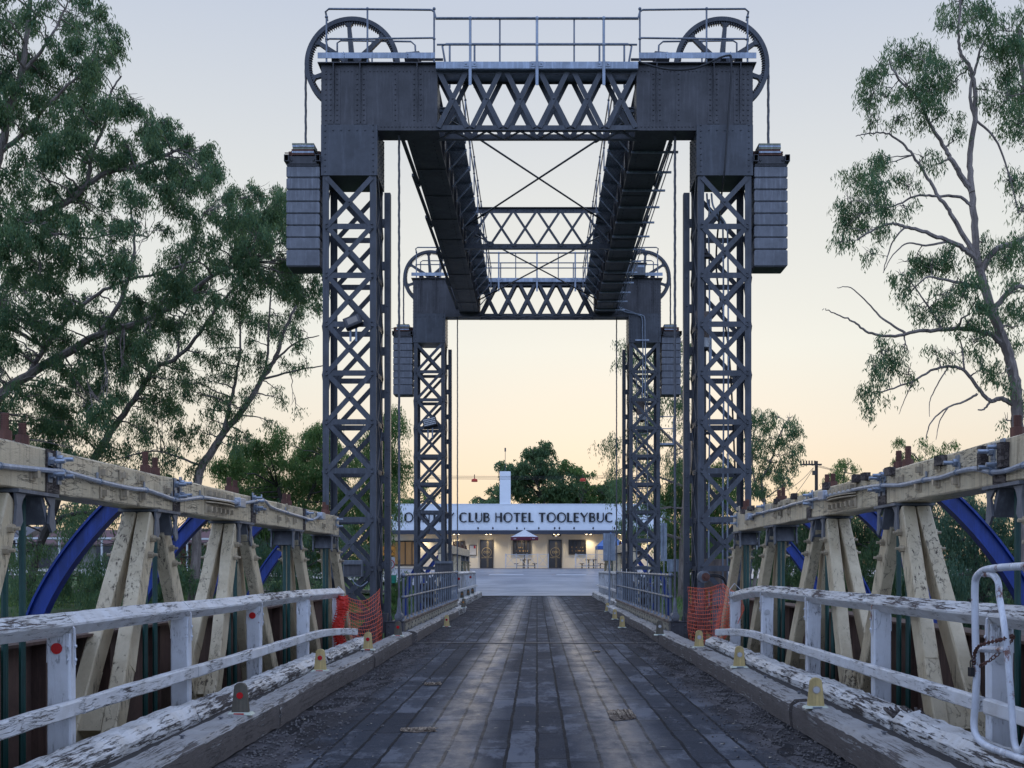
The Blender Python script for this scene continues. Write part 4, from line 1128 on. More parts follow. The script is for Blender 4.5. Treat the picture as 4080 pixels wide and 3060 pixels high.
for k, (x, y) in enumerate(((-3.16,48.8),(-3.16,53.2),(-3.16,56.8))):
    marker(Vector((x,y,.31)), -1, 'dark marker post with amber disc on the far left kerb, %s of three' % ['nearest','middle','farthest'][k], 'amber', True)
for k, (u, v) in enumerate(((1347,1326),(909,1340))):
    D = H*F/(v-CY)
# iron spikes and a loose white plate on the kerbs
g = MB()
for s, y in ((-1,10.1),(-1,9.0),(1,9.6),(1,9.2),(-1,18.3),(1,14.0),(1,12.2)):
    g.cyl((s*2.76,y,.262),(s*2.76,y,.290),.014,6); g.cyl((s*2.76,y,.291),(s*2.76,y,.298),.026,6)
g.build('kerb_spike', M['iron'], label='small iron bolt heads sticking out of the near grey kerb logs', cat='bolts')

# ------------------------------------------------------------------ lift span edge: side beam, pipe railing, anchor box
def span_edge(s):
    nm = 'left' if s < 0 else 'right'
    t = thing('side_beam', 'cream bolted side beam with a brown plank on top, %s edge of the lift span' % nm, 'edge beam', (s*3.0,33.5,0), 'edge beams of the lift span')
    g = MB(); g.box((s*2.90,25.0,.17),(s*2.93,42.3,.385)); g.box((s*2.89,25.0,.36),(s*2.98,42.3,.3845)) if False else None
    g.build('cream_plate', M['beamcream'], t)
    g = MB(); g.box((s*2.86,24.9,.388),(s*3.16,42.35,.445)); g.build('plank', M['deckplank'], t, bevel=.006)
    g = MB()
    for k in range(24):
        y = 25.3+k*.72
        g.rivet((s*2.90,y,.24),(-s,0,0),.024,.02); g.rivet((s*2.90,y+.12,.33),(-s,0,0),.024,.02)
        if k%2 == 0: g.box((s*2.86,y+.3,.02),(s*3.0,y+.42,.168)); g.cyl((s*2.89,y+.36,.20),(s*2.82,y+.36,.20),.03,6)
    g.build('bolt', M['iron'], t)
    g = MB(); g.box((s*2.96,24.9,-.9),(s*3.0,42.35,.16)); g.build('web', M['steel2'], t)
    r = thing('pipe_railing', 'grey ball-jointed pipe railing on the %s edge of the lift span' % nm, 'railing', (s*2.98,33.5,.445), 'pipe railings of the lift span')
    x = s*2.93; y0, y1 = 25.35, 42.1; n = 21
    for z, nm2, rr_ in ((1.43,'top_rail',.030),(.95,'mid_rail',.026)):
        g = MB(); g.cyl((x,y0,z),(x,y1,z),rr_,8); g.build(nm2, M['pipe'], r, smooth=True)
    for k in range(n):
        y = y0+(y1-y0)*k/(n-1); e = k in (0,n-1)
        g = MB(); g.cyl((x,y,.446),(x,y,1.43),.030 if e else .021,8); g.cyl((x,y,.446),(x,y,.49),.042,8,.028)
        g.ball((x,y,1.43),.062 if e else .040,8,6); g.ball((x,y,.95),.050 if e else .036,8,6)
        g.build('post', M['pipe'], r, smooth=True)
    b = thing('anchor_box', 'grey riveted steel box gripping the hoist rope at the %s corner of the lift span' % nm, 'anchor box', (s*3.02,24.75,0), 'rope anchor boxes')
    g = MB(); g.box((s*2.84,24.60,-.4),(s*3.21,24.98,.44)); g.box((s*2.82,24.58,.4405),(s*3.23,25.0,.46)); 
    for z in (.05,.2,.35):
        for xx in (2.90,3.15): g.rivet((s*xx,24.60,z),(0,-1,0),.024,.02)
    g.build('box', M['steel2'], b, bevel=.006)
    g = MB(); g.cyl((s*2.94,24.55,.56),(s*2.94,24.80,.56),.085,14); g.cyl((s*2.94,24.53,.56),(s*2.94,24.55,.56),.045,10)
    g.prism([(s*2.86,24.66,.461),(s*3.02,24.66,.461),(s*2.97,24.66,.78),(s*2.91,24.66,.78)],(0,-.05,0),(0,.05,0))
    g.cyl((s*2.94,24.67,.78),(s*2.94,24.67,.95),.045,8,.03)
    g.build('clevis', M['iron'], b)
    g = MB(); g.cyl((s*3.13,24.7,.461),(s*3.13,24.7,.56),.05,8,.035); g.box((s*3.2,24.7,.2),(s*3.42,25.0,.62)); g.build('guide_roller', M['steel2'], b)
for s in (-1,1): span_edge(s)
# ------------------------------------------------------------------ orange barrier netting
def net(corners, nu, nv, label, sagf, seed, fold=.06):
    """corners: top-left, top-right, bottom-right, bottom-left; real strands, woven in a grid"""
    rr = random.Random(seed); A,B,C_,D_ = [Vector(c) for c in corners]
    def pt(a, b):
        p = (A*(1-a)+B*a)*(1-b)+(D_*(1-a)+C_*a)*b
        p = p+Vector((0,fold*math.sin(a*9+b*3)+fold*.6*math.sin(a*21+1.3+b*5),0))
        p.z -= sagf*math.sin(math.pi*a)*(1-b*.4)
        p.x += .02*math.sin(b*7+a*4); return p
    g = MB()
    for i in range(nu+1):
        a = i/nu; n = nv*2
        ps = [pt(a+.003*math.sin(k*1.9+i), k/n) for k in range(n+1)]
        for p, q in zip(ps, ps[1:]): g.beam(p, q, (1,0,0), .007, .004)
    for j in range(nv+1):
        b = j/nv; n = nu*2
        ps = [pt(k/n, b+.004*math.sin(k*1.7+j)) for k in range(n+1)]
        for p, q in zip(ps, ps[1:]): g.beam(p, q, (0,0,1), .011, .004)
    return g.build('barrier_net', M['orange'], label=label, cat='netting', group='orange barrier nets')
net([P(745,1288,21.2),P(822,1272,24.1),P(826,1398,24.1),P(762,1396,21.4)], 18, 14, 'loose orange plastic net between the left handrail end and the tower', .16, 1)
net([P(1486,1268,24.1),P(1560,1262,21.6),P(1548,1392,21.8),P(1488,1386,24.1)], 20, 15, 'orange plastic net hung across the gap beside the right tower leg', .05, 2)
net([P(1562,1260,21.4),P(1604,1292,20.2),P(1602,1335,20.2),P(1542,1404,21.0)], 15, 16, 'crumpled orange net folded over the end of the right handrail', .03, 3, .09)
g = MB(); rr = random.Random(4)
a, b = P(738,1288,20.2), P(730,1412,20.2)
secs = []
for k in range(30):
    f = k/29; c = a+(b-a)*f+Vector((.03*math.sin(f*9),0,0)); r = .085+.02*math.sin(f*14)+(-.04 if k in (0,29) else 0)
    secs.append([c+Vector((math.cos(q*math.pi/6)*r*rr.uniform(.72,1.1), math.sin(q*math.pi/6)*r*rr.uniform(.72,1.1), rr.uniform(-.01,.01))) for q in range(12)])
g.loft(secs)
for k in range(24):
    f = k/24; c = a+(b-a)*f+Vector((.03*math.sin(f*9),0,0)); pts = [c+Vector((math.cos(q*math.pi/5)*.108, math.sin(q*math.pi/5)*.108, .012*math.sin(q*2+k))) for q in range(11)]
    for p, q in zip(pts, pts[1:]): g.beam(p, q, (0,0,1), .016, .006)
g.build('net_roll', M['rednet'], label='rolled up bundle of red orange netting tied upright at the left handrail end', cat='netting roll')

# ------------------------------------------------------------------ white tube gate with chain at the right edge
def gp(u, v, X=3.12): return PX(u, v, X)
t = thing('tube_gate', 'white tube gate with rust streaks at the right edge beside the handrail', 'gate', (3.12,8.2,.1))
def smooth(pts, m=5):
    Q = []
    for i in range(len(pts)-1):
        p0 = pts[max(i-1,0)]; p1 = pts[i]; p2 = pts[i+1]; p3 = pts[min(i+2,len(pts)-1)]
        for k in range(m):
            f = k/m; Q.append(.5*((2*p1)+(-p0+p2)*f+(2*p0-5*p1+4*p2-p3)*f*f+(-p0+3*p1-3*p2+p3)*f**3))
    return Q+[pts[-1]]
A_ = [(2300,1221),(2250,1221.5),(2212,1223),(2150,1227),(2122,1234),(2109,1248),(2106,1270),(2106,1308),(2108,1404),(2110,1455),(2107,1516),(2104,1565),(2111,1592),(2135,1613),(2212,1641),(2300,1676)]
B_ = [(2126,1240),(2140,1240),(2150,1247),(2157,1262),(2159,1290),(2170,1357),(2180,1455),(2187,1553),(2192,1606),(2201,1622),(2212,1612),(2225,1560),(2240,1400),(2250,1280)]
g = MB(); g.tube(smooth([gp(u,v) for u, v in A_]), .026, 10); g.build('outer_tube', M['whitepipe'], t, smooth=True)
g = MB(); g.tube(smooth([gp(u,v,3.13) for u, v in B_]), .023, 10); g.build('inner_tube', M['whitepipe'], t, smooth=True)
g = MB(); g.cyl(gp(2109,1402),gp(2173,1404),.022,8); g.build('cross_tube', M['whitepipe'], t)
t = thing('chain', 'rusty chain with a padlock tying the white gate to the handrail post', 'chain', gp(2125,1395))
pts = smooth([gp(2104,1432,3.09),gp(2106,1410,3.07),gp(2116,1395,3.06),gp(2140,1387,3.06),gp(2165,1381,3.08),gp(2188,1374,3.30),gp(2180,1390,3.38),gp(2140,1425,3.3),gp(2115,1440,3.12)], 6)
g = MB()
acc = 0; last = pts[0]
L = []
for p, q in zip(pts, pts[1:]):
    n = max(1,int((q-p).length/.028))
    for k in range(n): L.append((p+(q-p)*k/n, (q-p).normalized()))
for i, (c, d) in enumerate(L):
    sd = Vector((0,0,1)) if i%2 else Vector((1,0,0)); sd = (sd-d*sd.dot(d)).normalized()
    ring = [c+d*.020*math.cos(a*math.pi/4)+sd*.012*math.sin(a*math.pi/4) for a in range(9)]
    g.tube(ring, .0042, 5, caps=False)
g.build('links', M['rust'], t)
g = MB(); c = gp(2098,1442,3.08); g.cbox(c-Vector((0,0,.03)), (.03,.055,.065)); g.tube([c+Vector((0,-.018,0)),c+Vector((0,-.018,.04)),c+Vector((0,0,.055)),c+Vector((0,.018,.04)),c+Vector((0,.018,0))], .005, 6)
g.build('padlock', M['black'], t, bevel=.004)

# ------------------------------------------------------------------ lamps, camera, boxes on the towers
def floodlight(c, sc, tilt, label, led=False):
    t = thing('floodlight', label, 'floodlight', c, 'floodlights on the towers')
    c = Vector(c); R_ = Matrix.Rotation(tilt,4,'Y') @ Matrix.Rotation(-.35,4,'X')
    def loc(x,y,z): return c+R_@Vector((x*sc,y*sc,z*sc))
    def bx(g, a, b):
        vs = [loc(x,y,z) for z in (a[2],b[2]) for (x,y) in ((a[0],a[1]),(b[0],a[1]),(b[0],b[1]),(a[0],b[1]))]
        g.add(vs, [(0,3,2,1),(4,5,6,7),(0,1,5,4),(1,2,6,5),(2,3,7,6),(3,0,4,7)])
    g = MB(); bx(g,(-.19,0,-.13),(.19,.14,.13)); g.build('housing', M['black'], t, bevel=.02)
    if led:
        for r in range(4):
            g = MB()
            for k in range(8): bx(g,(-.155+k*.04,-.012,-.10+r*.055),(-.125+k*.04,-.001,-.07+r*.055))
            g.build('led_row', M['whitedisc'], t)
    else:
        g = MB(); bx(g,(-.150,-.006,-.095),(.150,-.001,.095)); g.build('frame', M['steel2'], t)
        g = MB(); bx(g,(-.11,-.010,-.07),(.11,-.007,.07)); g.build('lens', M['lens'], t)
    for x in (-.05,.07):
        g = MB(); p = c+Vector((x*sc,.10*sc,-.13*sc)); g.cbox(p-Vector((0,0,.14*sc)), (.035*sc,.03*sc,.30*sc)); g.cbox(p-Vector((.02*sc,0,.14*sc)), (.006,.05*sc,.30*sc))
        g.build('bracket', M['galv'], t)
M['lens'] = simple('unlit_lamp_glass', (.22,.19,.16), .25)
floodlight(P(761,692,24.15), 1.0, math.radians(-22), 'rounded black floodlight on galvanised brackets on the nearer left leg')
floodlight(P(928,911,42.1), 1.35, math.radians(-14), 'small black floodlight with rows of light cells on the farther left leg', True)
def camera_unit(c, sc, label):
    t = thing('surveillance_camera', label, 'camera', c, 'surveillance cameras on the towers'); c = Vector(c)
    g = MB(); g.cbox(c+Vector((0,.1,.22*sc)), (.30*sc,.10,.62*sc)); g.build('junction_box', M['tanbox'], t, bevel=.01)
    g = MB(); g.cyl(c+Vector((.04,-.02,-.10*sc)), c+Vector((.04,-.02,-.30*sc)), .12*sc, 14, .10*sc); g.build('housing', M['whitedisc'], t, smooth=True)
    g = MB(); g.ball(c+Vector((.04,-.03,-.31*sc)), .085*sc, 12, 8); g.build('dome', M['black'], t, smooth=True)
    g = MB(); g.cbox(c+Vector((.19*sc,.1,-.05)), (.05,.03,1.2*sc)); g.build('bracket', M['galv'], t)
M['tanbox'] = metal_paint('tan_box', (.20,.15,.12), .6, .25)
camera_unit(P(1518,722,24.6), .95, 'white dome camera under a tan box on the nearer right leg')
camera_unit(P(1523,895,42.7) if False else P(1384,890,42.9), 1.0, 'white dome camera under a beige box on the farther right leg')
def box_thing(name, a, b, mat, label, cat, group=None, bevel=.01, extra=None):
    g = MB(); g.box(a, b); 
    if extra: extra(g)
    return g.build(name, mat, label=label, cat=cat, group=group, bevel=bevel)
M['cabinet'] = metal_paint('grey_cabinet', (.13,.14,.155), .5, .1)
def light_back(u0,v0,u1,v1,D,label):
    a = P(u0,v1,D); b = P(u1,v0,D); 
    t = thing('signal_box', label, 'signal box', a, 'signal boxes on the left legs')
    g = MB(); g.box((a.x,D,a.z),(b.x,D+.22,b.z)); g.build('case', M['cabinet'], t, bevel=.012)
    g = MB(); g.box((a.x+.02,D-.05,b.z-.10),(b.x-.02,D-.001,b.z-.08)); g.box((a.x+.02,D-.012,a.z+.03),(b.x-.02,D-.001,b.z-.11)); g.build('lid', M['steel2'], t)
    g = MB(); g.tube(smooth([Vector((a.x+.2,D+.1,a.z)),Vector((a.x+.2,D+.1,a.z-.1)),Vector((a.x+.35,D+.08,a.z-.2)),Vector((a.x+.5,D+.1,a.z-.1))]), .012, 6); g.build('cable', M['galv'], t)
light_back(741,1210,782,1246,24.12,'grey boxed signal bolted low on the nearer left leg')
light_back(939,1212,978,1238,42.2,'grey boxed signal bolted low on the farther left leg')
# electrical gear on the nearer right leg
a, b = P(1524,1275,24.30), P(1578,1207,24.30)
t = thing('electrical_cabinet', 'grey electrical cabinet on the nearer right leg', 'cabinet', (a.x,24.3,a.z))
g = MB(); g.box((a.x,24.75,a.z),(b.x,25.0,b.z)); g.build('case', M['tanbox'], t, bevel=.01)
g = MB(); g.box(((a.x+b.x)/2-.006,24.742,a.z+.02),((a.x+b.x)/2+.006,24.749,b.z-.02)); g.cyl((a.x+.12,24.75,a.z+.3),(a.x+.12,24.72,a.z+.3),.02,8); g.build('door_seam', M['steel2'], t)
a, b = P(1543,1440,24.05), P(1573,1294,24.05)
t = thing('drive_unit', 'grey steel drive housing with a round motor at the foot of the nearer right leg', 'drive unit', (a.x,24,a.z))
g = MB(); g.box((a.x,24.08,a.z),(b.x,24.36,b.z)); g.build('housing', M['cabinet'], t, bevel=.01)
g = MB(); q0, q1 = P(1537,1346,24.1), P(1580,1310,24.1); g.box((q0.x+.02,24.04,q0.z+.35),(q1.x-.08,24.079,q1.z+.35))
for xx in (q0.x+.08,q1.x-.14):
    for zz in (q1.z+.28,q1.z+.06,q1.z-.3): g.rivet((xx,24.079,zz),(0,-1,0),.022,.06)
g.build('cover_plate', M['iron'], t)
c = P(1529,1382,23.95); c = P(1527,1383,23.95); c = Vector((P(1528,1381-0,24).x,24.0,P(1528,1383,24).z)); c = P(1526,1382.5,24.0)
c = P(1526,1382,24.0); c = P(1525,1383,24.0)
c = P(*C5(1110,660),24.0)
g = MB(); g.cyl(c+Vector((0,-.14,0)), c+Vector((0,.08,0)), .125, 24); g.build('motor', M['cabinet'], t)
g = MB(); g.cyl(c+Vector((.03,-.20,0)), c+Vector((.03,-.141,0)), .085, 14); g.cyl(c+Vector((.03,-.23,0)), c+Vector((.03,-.201,0)), .035, 10); g.build('motor_cap', M['rust'], t)
g = MB()
for q in (0,.04): g.tube(smooth([c+Vector((.08,-.1,q)),c+Vector((.30,-.12,q)),c+Vector((.45,-.06,-.12+q)),c+Vector((.52,.02,-.5+q))]), .016, 6)
g.build('hose', M['black'], t)
# conduits and a ladder inside the right legs
for k, (x, y) in enumerate(((3.98,24.75),(4.08,24.75),(3.74,25.15))):
    g = MB(); g.tube(smooth([Vector((x-.35 if k < 2 else x,y,9.6)),Vector((x-.30 if k<2 else x,y,9.3)),Vector((x-.05,y,8.95)),Vector((x,y,8.5)),Vector((x+.01,y,5)),Vector((x-.01,y,2.5)),Vector((x,y,.4))],8), .020, 6)
    g.build('conduit_run', M['galv'], label='%s vertical galvanised conduit inside the nearer right leg' % ['left one of the paired','right one of the paired','rear single'][k], cat='conduit', group='conduits in the nearer right leg')
g = MB(); x, y = 3.62, 24.95; g.cyl((x,y,-.3),(x,y,8.9),.028,8)
for z in (8.35,4.55,1.6): g.cyl((x,y,z),(x,y,z+.12),.09,8,.05); g.cbox((x,y,z-.05),(.26,.2,.05))
g.build('drive_shaft', M['steel2'], label='dark vertical drive shaft inside the nearer right leg', cat='shaft')
g = MB(); pts = [Vector(p) for p in ((3.05,24.30,12.05),(2.75,24.25,12.0),(2.12,24.20,12.10),(2.12,24.22,12.14))]
g = MB(); g.tube(smooth([Vector((2.12,24.16,12.16)),Vector((2.7,24.15,12.0)),Vector((3.3,24.15,12.02)),Vector((3.95,24.15,12.28)),Vector((4.06,24.17,12.1)),Vector((4.0,24.2,11)),Vector((3.92,24.2,9.9)),Vector((3.9,24.5,9.4)),Vector((3.86,24.9,8.0)),Vector((4.15,25.0,6.2)),Vector((4.3,25.1,3.6))],8), .020, 6)
g.build('black_cable', M['black'], label='loose black cable draped over the right box girder and down the leg', cat='cable')
t = thing('ladder', 'caged service ladder inside the farther right leg', 'ladder', (3.9,43.1,0))
for x in (3.72,4.12):
    g = MB(); g.cyl((x,43.15,0),(x,43.15,8.9),.02,6); g.build('stile', M['galv'], t)
g = MB()
for k in range(30): g.cyl((3.72,43.15,.2+k*.29),(4.12,43.15,.2+k*.29),.013,6)
g.build('rungs', M['galv'], t)
t = thing('service_platform', 'small grated service platform sticking out beside the farther right counterweight', 'platform', (4.8,43.2,6.2))
g = MB(); g.box((4.56,42.9,6.15),(5.15,43.6,6.22)); g.build('grating', M['galv'], t)
g = MB()
for z in (6.75,7.2): g.tube([(4.56,42.92,z),(5.13,42.92,z),(5.13,43.58,z)], .018, 6)
for p in ((5.13,42.92),(5.13,43.58)): g.cyl((p[0],p[1],6.2),(p[0],p[1],7.2),.018,6)
g.build('guard_rail', M['galv'], t)
t = thing('switch_box', 'dark switch cabinet on top of the farther right box girder', 'cabinet', (3.4,42.3,12.2))
g = MB(); g.box((2.95,42.1,12.24),(3.95,42.4,12.66)); g.box((2.9,42.02,12.661),(4.0,42.5,12.68)); g.build('case', M['cabinet'], t, bevel=.01)
g = MB(); g.box((3.45,42.07,12.36),(3.49,42.099,12.5)); g.build('latch', M['galv'], t)
g = MB(); g.box((3.66,42.085,12.52),(3.90,42.099,12.60)); g.build('name_plate', M['galv'], t)
t = thing('conduit_pair', 'paired bright conduits bending down the head of the farther right leg', 'conduit', (4,42.4,9.5))
for q in (0,.09):
    g = MB(); g.tube(smooth([Vector((2.9+q,42.38,11.18-q*.3)),Vector((3.2,42.38,11.06-q)),Vector((3.72+q,42.38,10.85)),Vector((3.85+q,42.38,10.7)),Vector((3.86+q,42.38,10.2)),Vector((3.88+q,42.38,9.4)),Vector((3.86+q,42.4,7.8))],6), .022, 6); g.build('pipe', M['galv'], t)
g = MB(); g.box((3.6,42.35,9.9),(4.1,42.37,9.95)); g.build('bracket', M['galv'], t)

# ------------------------------------------------------------------ far end: sign backs, barrier, signs
def sign_back(u0,v0,u1,v1,D,zb,label,posts=1):
    a = P(u0,v1,D); b = P(u1,v0,D); t = thing('road_sign', label, 'road sign', (a.x,D,zb), 'road signs seen from behind')
    g = MB(); g.box((a.x,D+.06,a.z),(b.x,D+.066,b.z)); g.build('panel', M['galv'], t)
    g = MB()
    for f in (.2,.8): g.box((a.x+.02,D+.045,a.z+(b.z-a.z)*f),(b.x-.02,D+.0595,a.z+(b.z-a.z)*f+.04))
    g.build('back_rail', M['galv'], t)
    for k in range(posts):
        x = (a.x+b.x)/2 if posts == 1 else a.x+(b.x-a.x)*(.15+.7*k/(posts-1))
        g = MB(); g.cyl((x,D,zb),(x,D,b.z),.035,8); g.build('post', M['galv'], t)
sign_back(1303,1152,1330,1211,43.6,.3,'blank back of a tall rectangular road sign at the far right railing')
sign_back(1427,1130,1441,1212,62,-1,'blank back of a road sign behind the right hoist rope, near the drooping tree')
sign_back(1441,1208,1470,1235,64,-1,'wide grey sign back low behind the farther right leg',2)
t = thing('speed_sign', 'white 50 speed sign with a red ring beside the farther left tower', 'speed sign', P(843,1300,60), None)
D = 60; c = P(842.5,1219,D)
M['signwhite'] = simple('sign_white', (.62,.63,.64), .5); M['signblack'] = simple('sign_black', (.01,.01,.01), .5)
M['signred'] = simple('sign_red', (.45,.01,.012), .4); M['signorange'] = simple('sign_orange', (.75,.30,.03), .5); M['signgreen'] = simple('sign_green', (.02,.30,.20), .5)
g = MB(); g.cbox(c, (.50,.02,.74)); g.build('panel', M['signwhite'], t)
g = MB(); n = 32; vs = []
for k in range(n):
    a = 2*math.pi*k/n
    for r in (.20,.245): 
        for dy in (-.014,-.011): vs.append(c+Vector((r*math.cos(a),dy,r*math.sin(a))))
g.add(vs, [(k*4+a, k*4+b, ((k+1)%n)*4+b, ((k+1)%n)*4+a) for k in range(n) for a, b in ((0,2),(2,3),(3,1),(1,0))]); g.build('ring', M['signred'], t)
text_mesh('numerals', '50', .30, c+Vector((0,-.014,0)), M['signblack'], t, .002, sx=.85)
g = MB(); g.cyl((c.x,D+.05,-.5),(c.x,D+.05,c.z+.37),.035,8); g.build('post', M['galv'], t)
g = MB(); c2 = P(845,1251,D); g.cbox(c2, (.55,.02,.42)); g.build('green_plate', M['signgreen'], t)
t = thing('work_sign', 'orange WORK warning sign behind the left guide channel', 'warning sign', P(830,1250,58))
c = P(834,1190,58); g = MB(); g.cbox(c, (.95,.02,.50)); g.build('panel', M['signorange'], t)
g = MB(); 
for (a0,b0) in (((-.46,-.235),(.46,-.215)),((-.46,.215),(.46,.235)),((-.46,-.215),(-.44,.215)),((.44,-.215),(.46,.215))): g.box((c.x+a0[0],c.y-.014,c.z+a0[1]),(c.x+b0[0],c.y-.011,c.z+b0[1]))
g.build('border', M['signblack'], t)
text_mesh('lettering', 'WORK', .27, c+Vector((.0,-.014,-.04)), M['signblack'], t, .002)
g = MB(); g.cyl((c.x+.1,58.06,-.6),(c.x+.1,58.06,c.z+.2),.16,10); g.build('post', M['greenpole'] if 'greenpole' in M else M['steel2'], t)
t = thing('crowd_barrier', 'small galvanised crowd barrier at the far left end of the bridge', 'barrier', (-3.3,64.8,.1))
g = MB(); p0, p1 = Vector((-4.2,64.9,0)), Vector((-3.42,64.2,0)); 
g.tube(smooth([p0+Vector((0,0,.15)),p0+Vector((0,0,1.2)),p0+(p1-p0)*.08+Vector((0,0,1.28)),p1-(p1-p0)*.08+Vector((0,0,1.28)),p1+Vector((0,0,1.2)),p1+Vector((0,0,.1))]), .025, 8); g.build('frame', M['galv'], t)
for k in range(8):
    g = MB(); p = p0+(p1-p0)*(k+1)/9; g.cyl(p+Vector((0,0,.35)), p+Vector((0,0,1.27)), .009, 5); g.build('bar', M['galv'], t)
g = MB(); g.cyl(p0+Vector((0,0,.35)), p1+Vector((0,0,.35)), .014, 6); g.build('lower_bar', M['galv'], t)

# ------------------------------------------------------------------ the hotel
DW, DP = 89.0, 86.9                              # wall plane and parapet plane
def hx(u, D): return (u-CX)/F*D
def hz(v, D): return H-(v-CY)/F*D
M['render'] = simple('white_render', (.84,.88,.92), .7, var=.06, scale=2)
M['cream'] = simple('cream_wall', (.80,.72,.56), .75, var=.06, scale=1.5)
M['fascia'] = simple('dark_fascia', (.05,.055,.075), .5)
M['letter'] = simple('black_letter', (.012,.014,.02), .4)
M['glass'] = simple('dark_window_glass', (.03,.03,.032), .12)
M['frame'] = simple('dark_window_frame', (.035,.03,.028), .4)
M['gold'] = simple('gold_line', (.55,.42,.2), .4)
M['softlit'] = simple('lit_shelf', (.4,.25,.1), .6, emit=(1,.6,.25), es=.22)
hotel = thing('hotel', 'long white single storey hotel with black lettering on its parapet, across the street', 'hotel', (hx(1147,DW),DW,1.5))
xl, xr = hx(846.5,DP), hx(1447.5,DP)
g = MB(); zt_, zb_ = hz(1090,DP), hz(1145.3,DP)
g.box((xl,DP,zb_),(xr,DP+.25,zt_)); g.box((xl-.03,DP-.03,zt_+.001),(xr+.03,DP+.3,zt_+.06)); g.build('parapet', M['render'], hotel)
g = MB(); g.box((xl-.3,DP-.12,hz(1154,DP)),(xr+.2,DP+.3,zb_-.004)); g.build('fascia', M['fascia'], hotel)
g = MB(); zs = hz(1154,DP)+.04; g.box((xl-.3,DP+.3005,zs),(xr+.2,DW-.002,zs+.06)); g.build('awning_ceiling', M['cream'], hotel)
g = MB(); g.box((xl-.5,DW,1.45),(xr+.3,DW+.25,zs+1.2)); g.build('wall', M['cream'], hotel)
g = MB(); g.box((xl,DW+.26,1.45),(xl+.25,DW+14,zt_-.3)); g.box((xr-.25,DW+.26,1.45),(xr,DW+14,zt_-.3)); g.box((xl,DW+14,1.45),(xr,DW+14.2,zt_-.3)); g.build('rear_walls', M['render'], hotel)
g = MB(); g.box((xl,DP+.2505,zt_-.5),(xr,DW+14,zt_-.42)); g.build('roof', M['fascia'], hotel)
g = MB(); g.box((hx(1079.5,DP),DP+.02,zt_-.1),(hx(1102.5,DP),DP+1.0,hz(1018,DP))); g.build('pylon', M['render'], hotel)
g = MB(); g.cyl((hx(1091,DP),DP+.5,hz(1018,DP)),(hx(1091,DP),DP+.5,hz(970,DP)),.02,6); g.cyl((hx(1091,DP),DP+.5,hz(974,DP)),(hx(1091,DP),DP+.5,hz(966,DP)),.06,6); g.build('mast', M['fascia'], hotel)
# lettering, thick-and-thin strokes on a 1 x 1.2 grid (t thin stroke, T thick stroke)
def arc(cx, cy, rx, ry, a0, a1, n=14): return [(cx+rx*math.cos(math.radians(a0+(a1-a0)*i/n)), cy+ry*math.sin(math.radians(a0+(a1-a0)*i/n))) for i in range(n+1)]
GL = {
 'C':(1.0,[(arc(.55,.5,.5,.5,50,310,22),.115),([(.17,.25),(.17,.75)],.20)]), 'O':(1.1,[(arc(.55,.5,.5,.5,0,360,28),.115),([(.18,.24),(.18,.76)],.20)]),
 'U':(.86,[([(.13,1),(.13,.35)],.24),(arc(.43,.33,.36,.33,180,360,14),.115),([(.79,.33),(.79,1)],.115)]), 'N':(.9,[([(.13,0),(.13,1)],.22),([(.13,1),(.78,0)],.115),([(.8,0),(.8,1)],.115)]),
 'T':(.82,[([(.02,.955),(.80,.955)],.115),([(.41,0),(.41,.93)],.22)]), 'R':(.82,[([(.13,0),(.13,1)],.24),(arc(.42,.74,.26,.22,90,-90,10),.115),([(.2,.96),(.42,.96)],.115),([(.2,.52),(.42,.52)],.115),([(.38,.50),(.74,0)],.115)]),
 'Y':(.9,[([(.05,1),(.45,.5)],.20),([(.85,1),(.45,.5)],.115),([(.45,0),(.45,.52)],.15)]), 'L':(.66,[([(.13,0),(.13,1)],.24),([(.2,.045),(.62,.045)],.115)]),
 'B':(.8,[([(.13,0),(.13,1)],.24),(arc(.40,.76,.24,.20,90,-90,10),.115),(arc(.44,.28,.26,.235,90,-90,10),.115),([(.2,.96),(.40,.96)],.115),([(.2,.54),(.44,.54)],.115),([(.2,.045),(.44,.045)],.115)]),
 'H':(.9,[([(.13,0),(.13,1)],.115),([(.1,.56),(.75,.56)],.115),([(.76,0),(.76,1)],.24)]), 'E':(.7,[([(.13,0),(.13,1)],.24),([(.2,.955),(.64,.955)],.115),([(.2,.52),(.58,.52)],.115),([(.2,.045),(.64,.045)],.115)])}
txt = 'COUNTRY CLUB HOTEL TOOLEYBUC'
tot = sum((GL[c][0]+.14) if c != ' ' else .46 for c in txt)
x0, x1 = hx(853,DP), hx(1327,DP); ch = hz(1108,DP)-hz(1127.5,DP); kx = (x1-x0)/tot; zb0 = hz(1127.5,DP)
cx_ = x0
for c in txt:
    if c == ' ': cx_ += .46*kx; continue
    wd, strokes = GL[c]; g = MB()
    for i, (pl, th) in enumerate(strokes):
        y = DP-.07-.003*i
        pts = [Vector((cx_+px*kx,y,zb0+pz*ch)) for px, pz in pl]
        for p, q in zip(pts, pts[1:]):
            d = (q-p).normalized(); g.beam(p-d*.012, q+d*.012, Vector((0,1,0)), .06, th*ch)
    g.build('letter', M['letter'], hotel); cx_ += (wd+.14)*kx
M['goldtxt'] = M['gold']
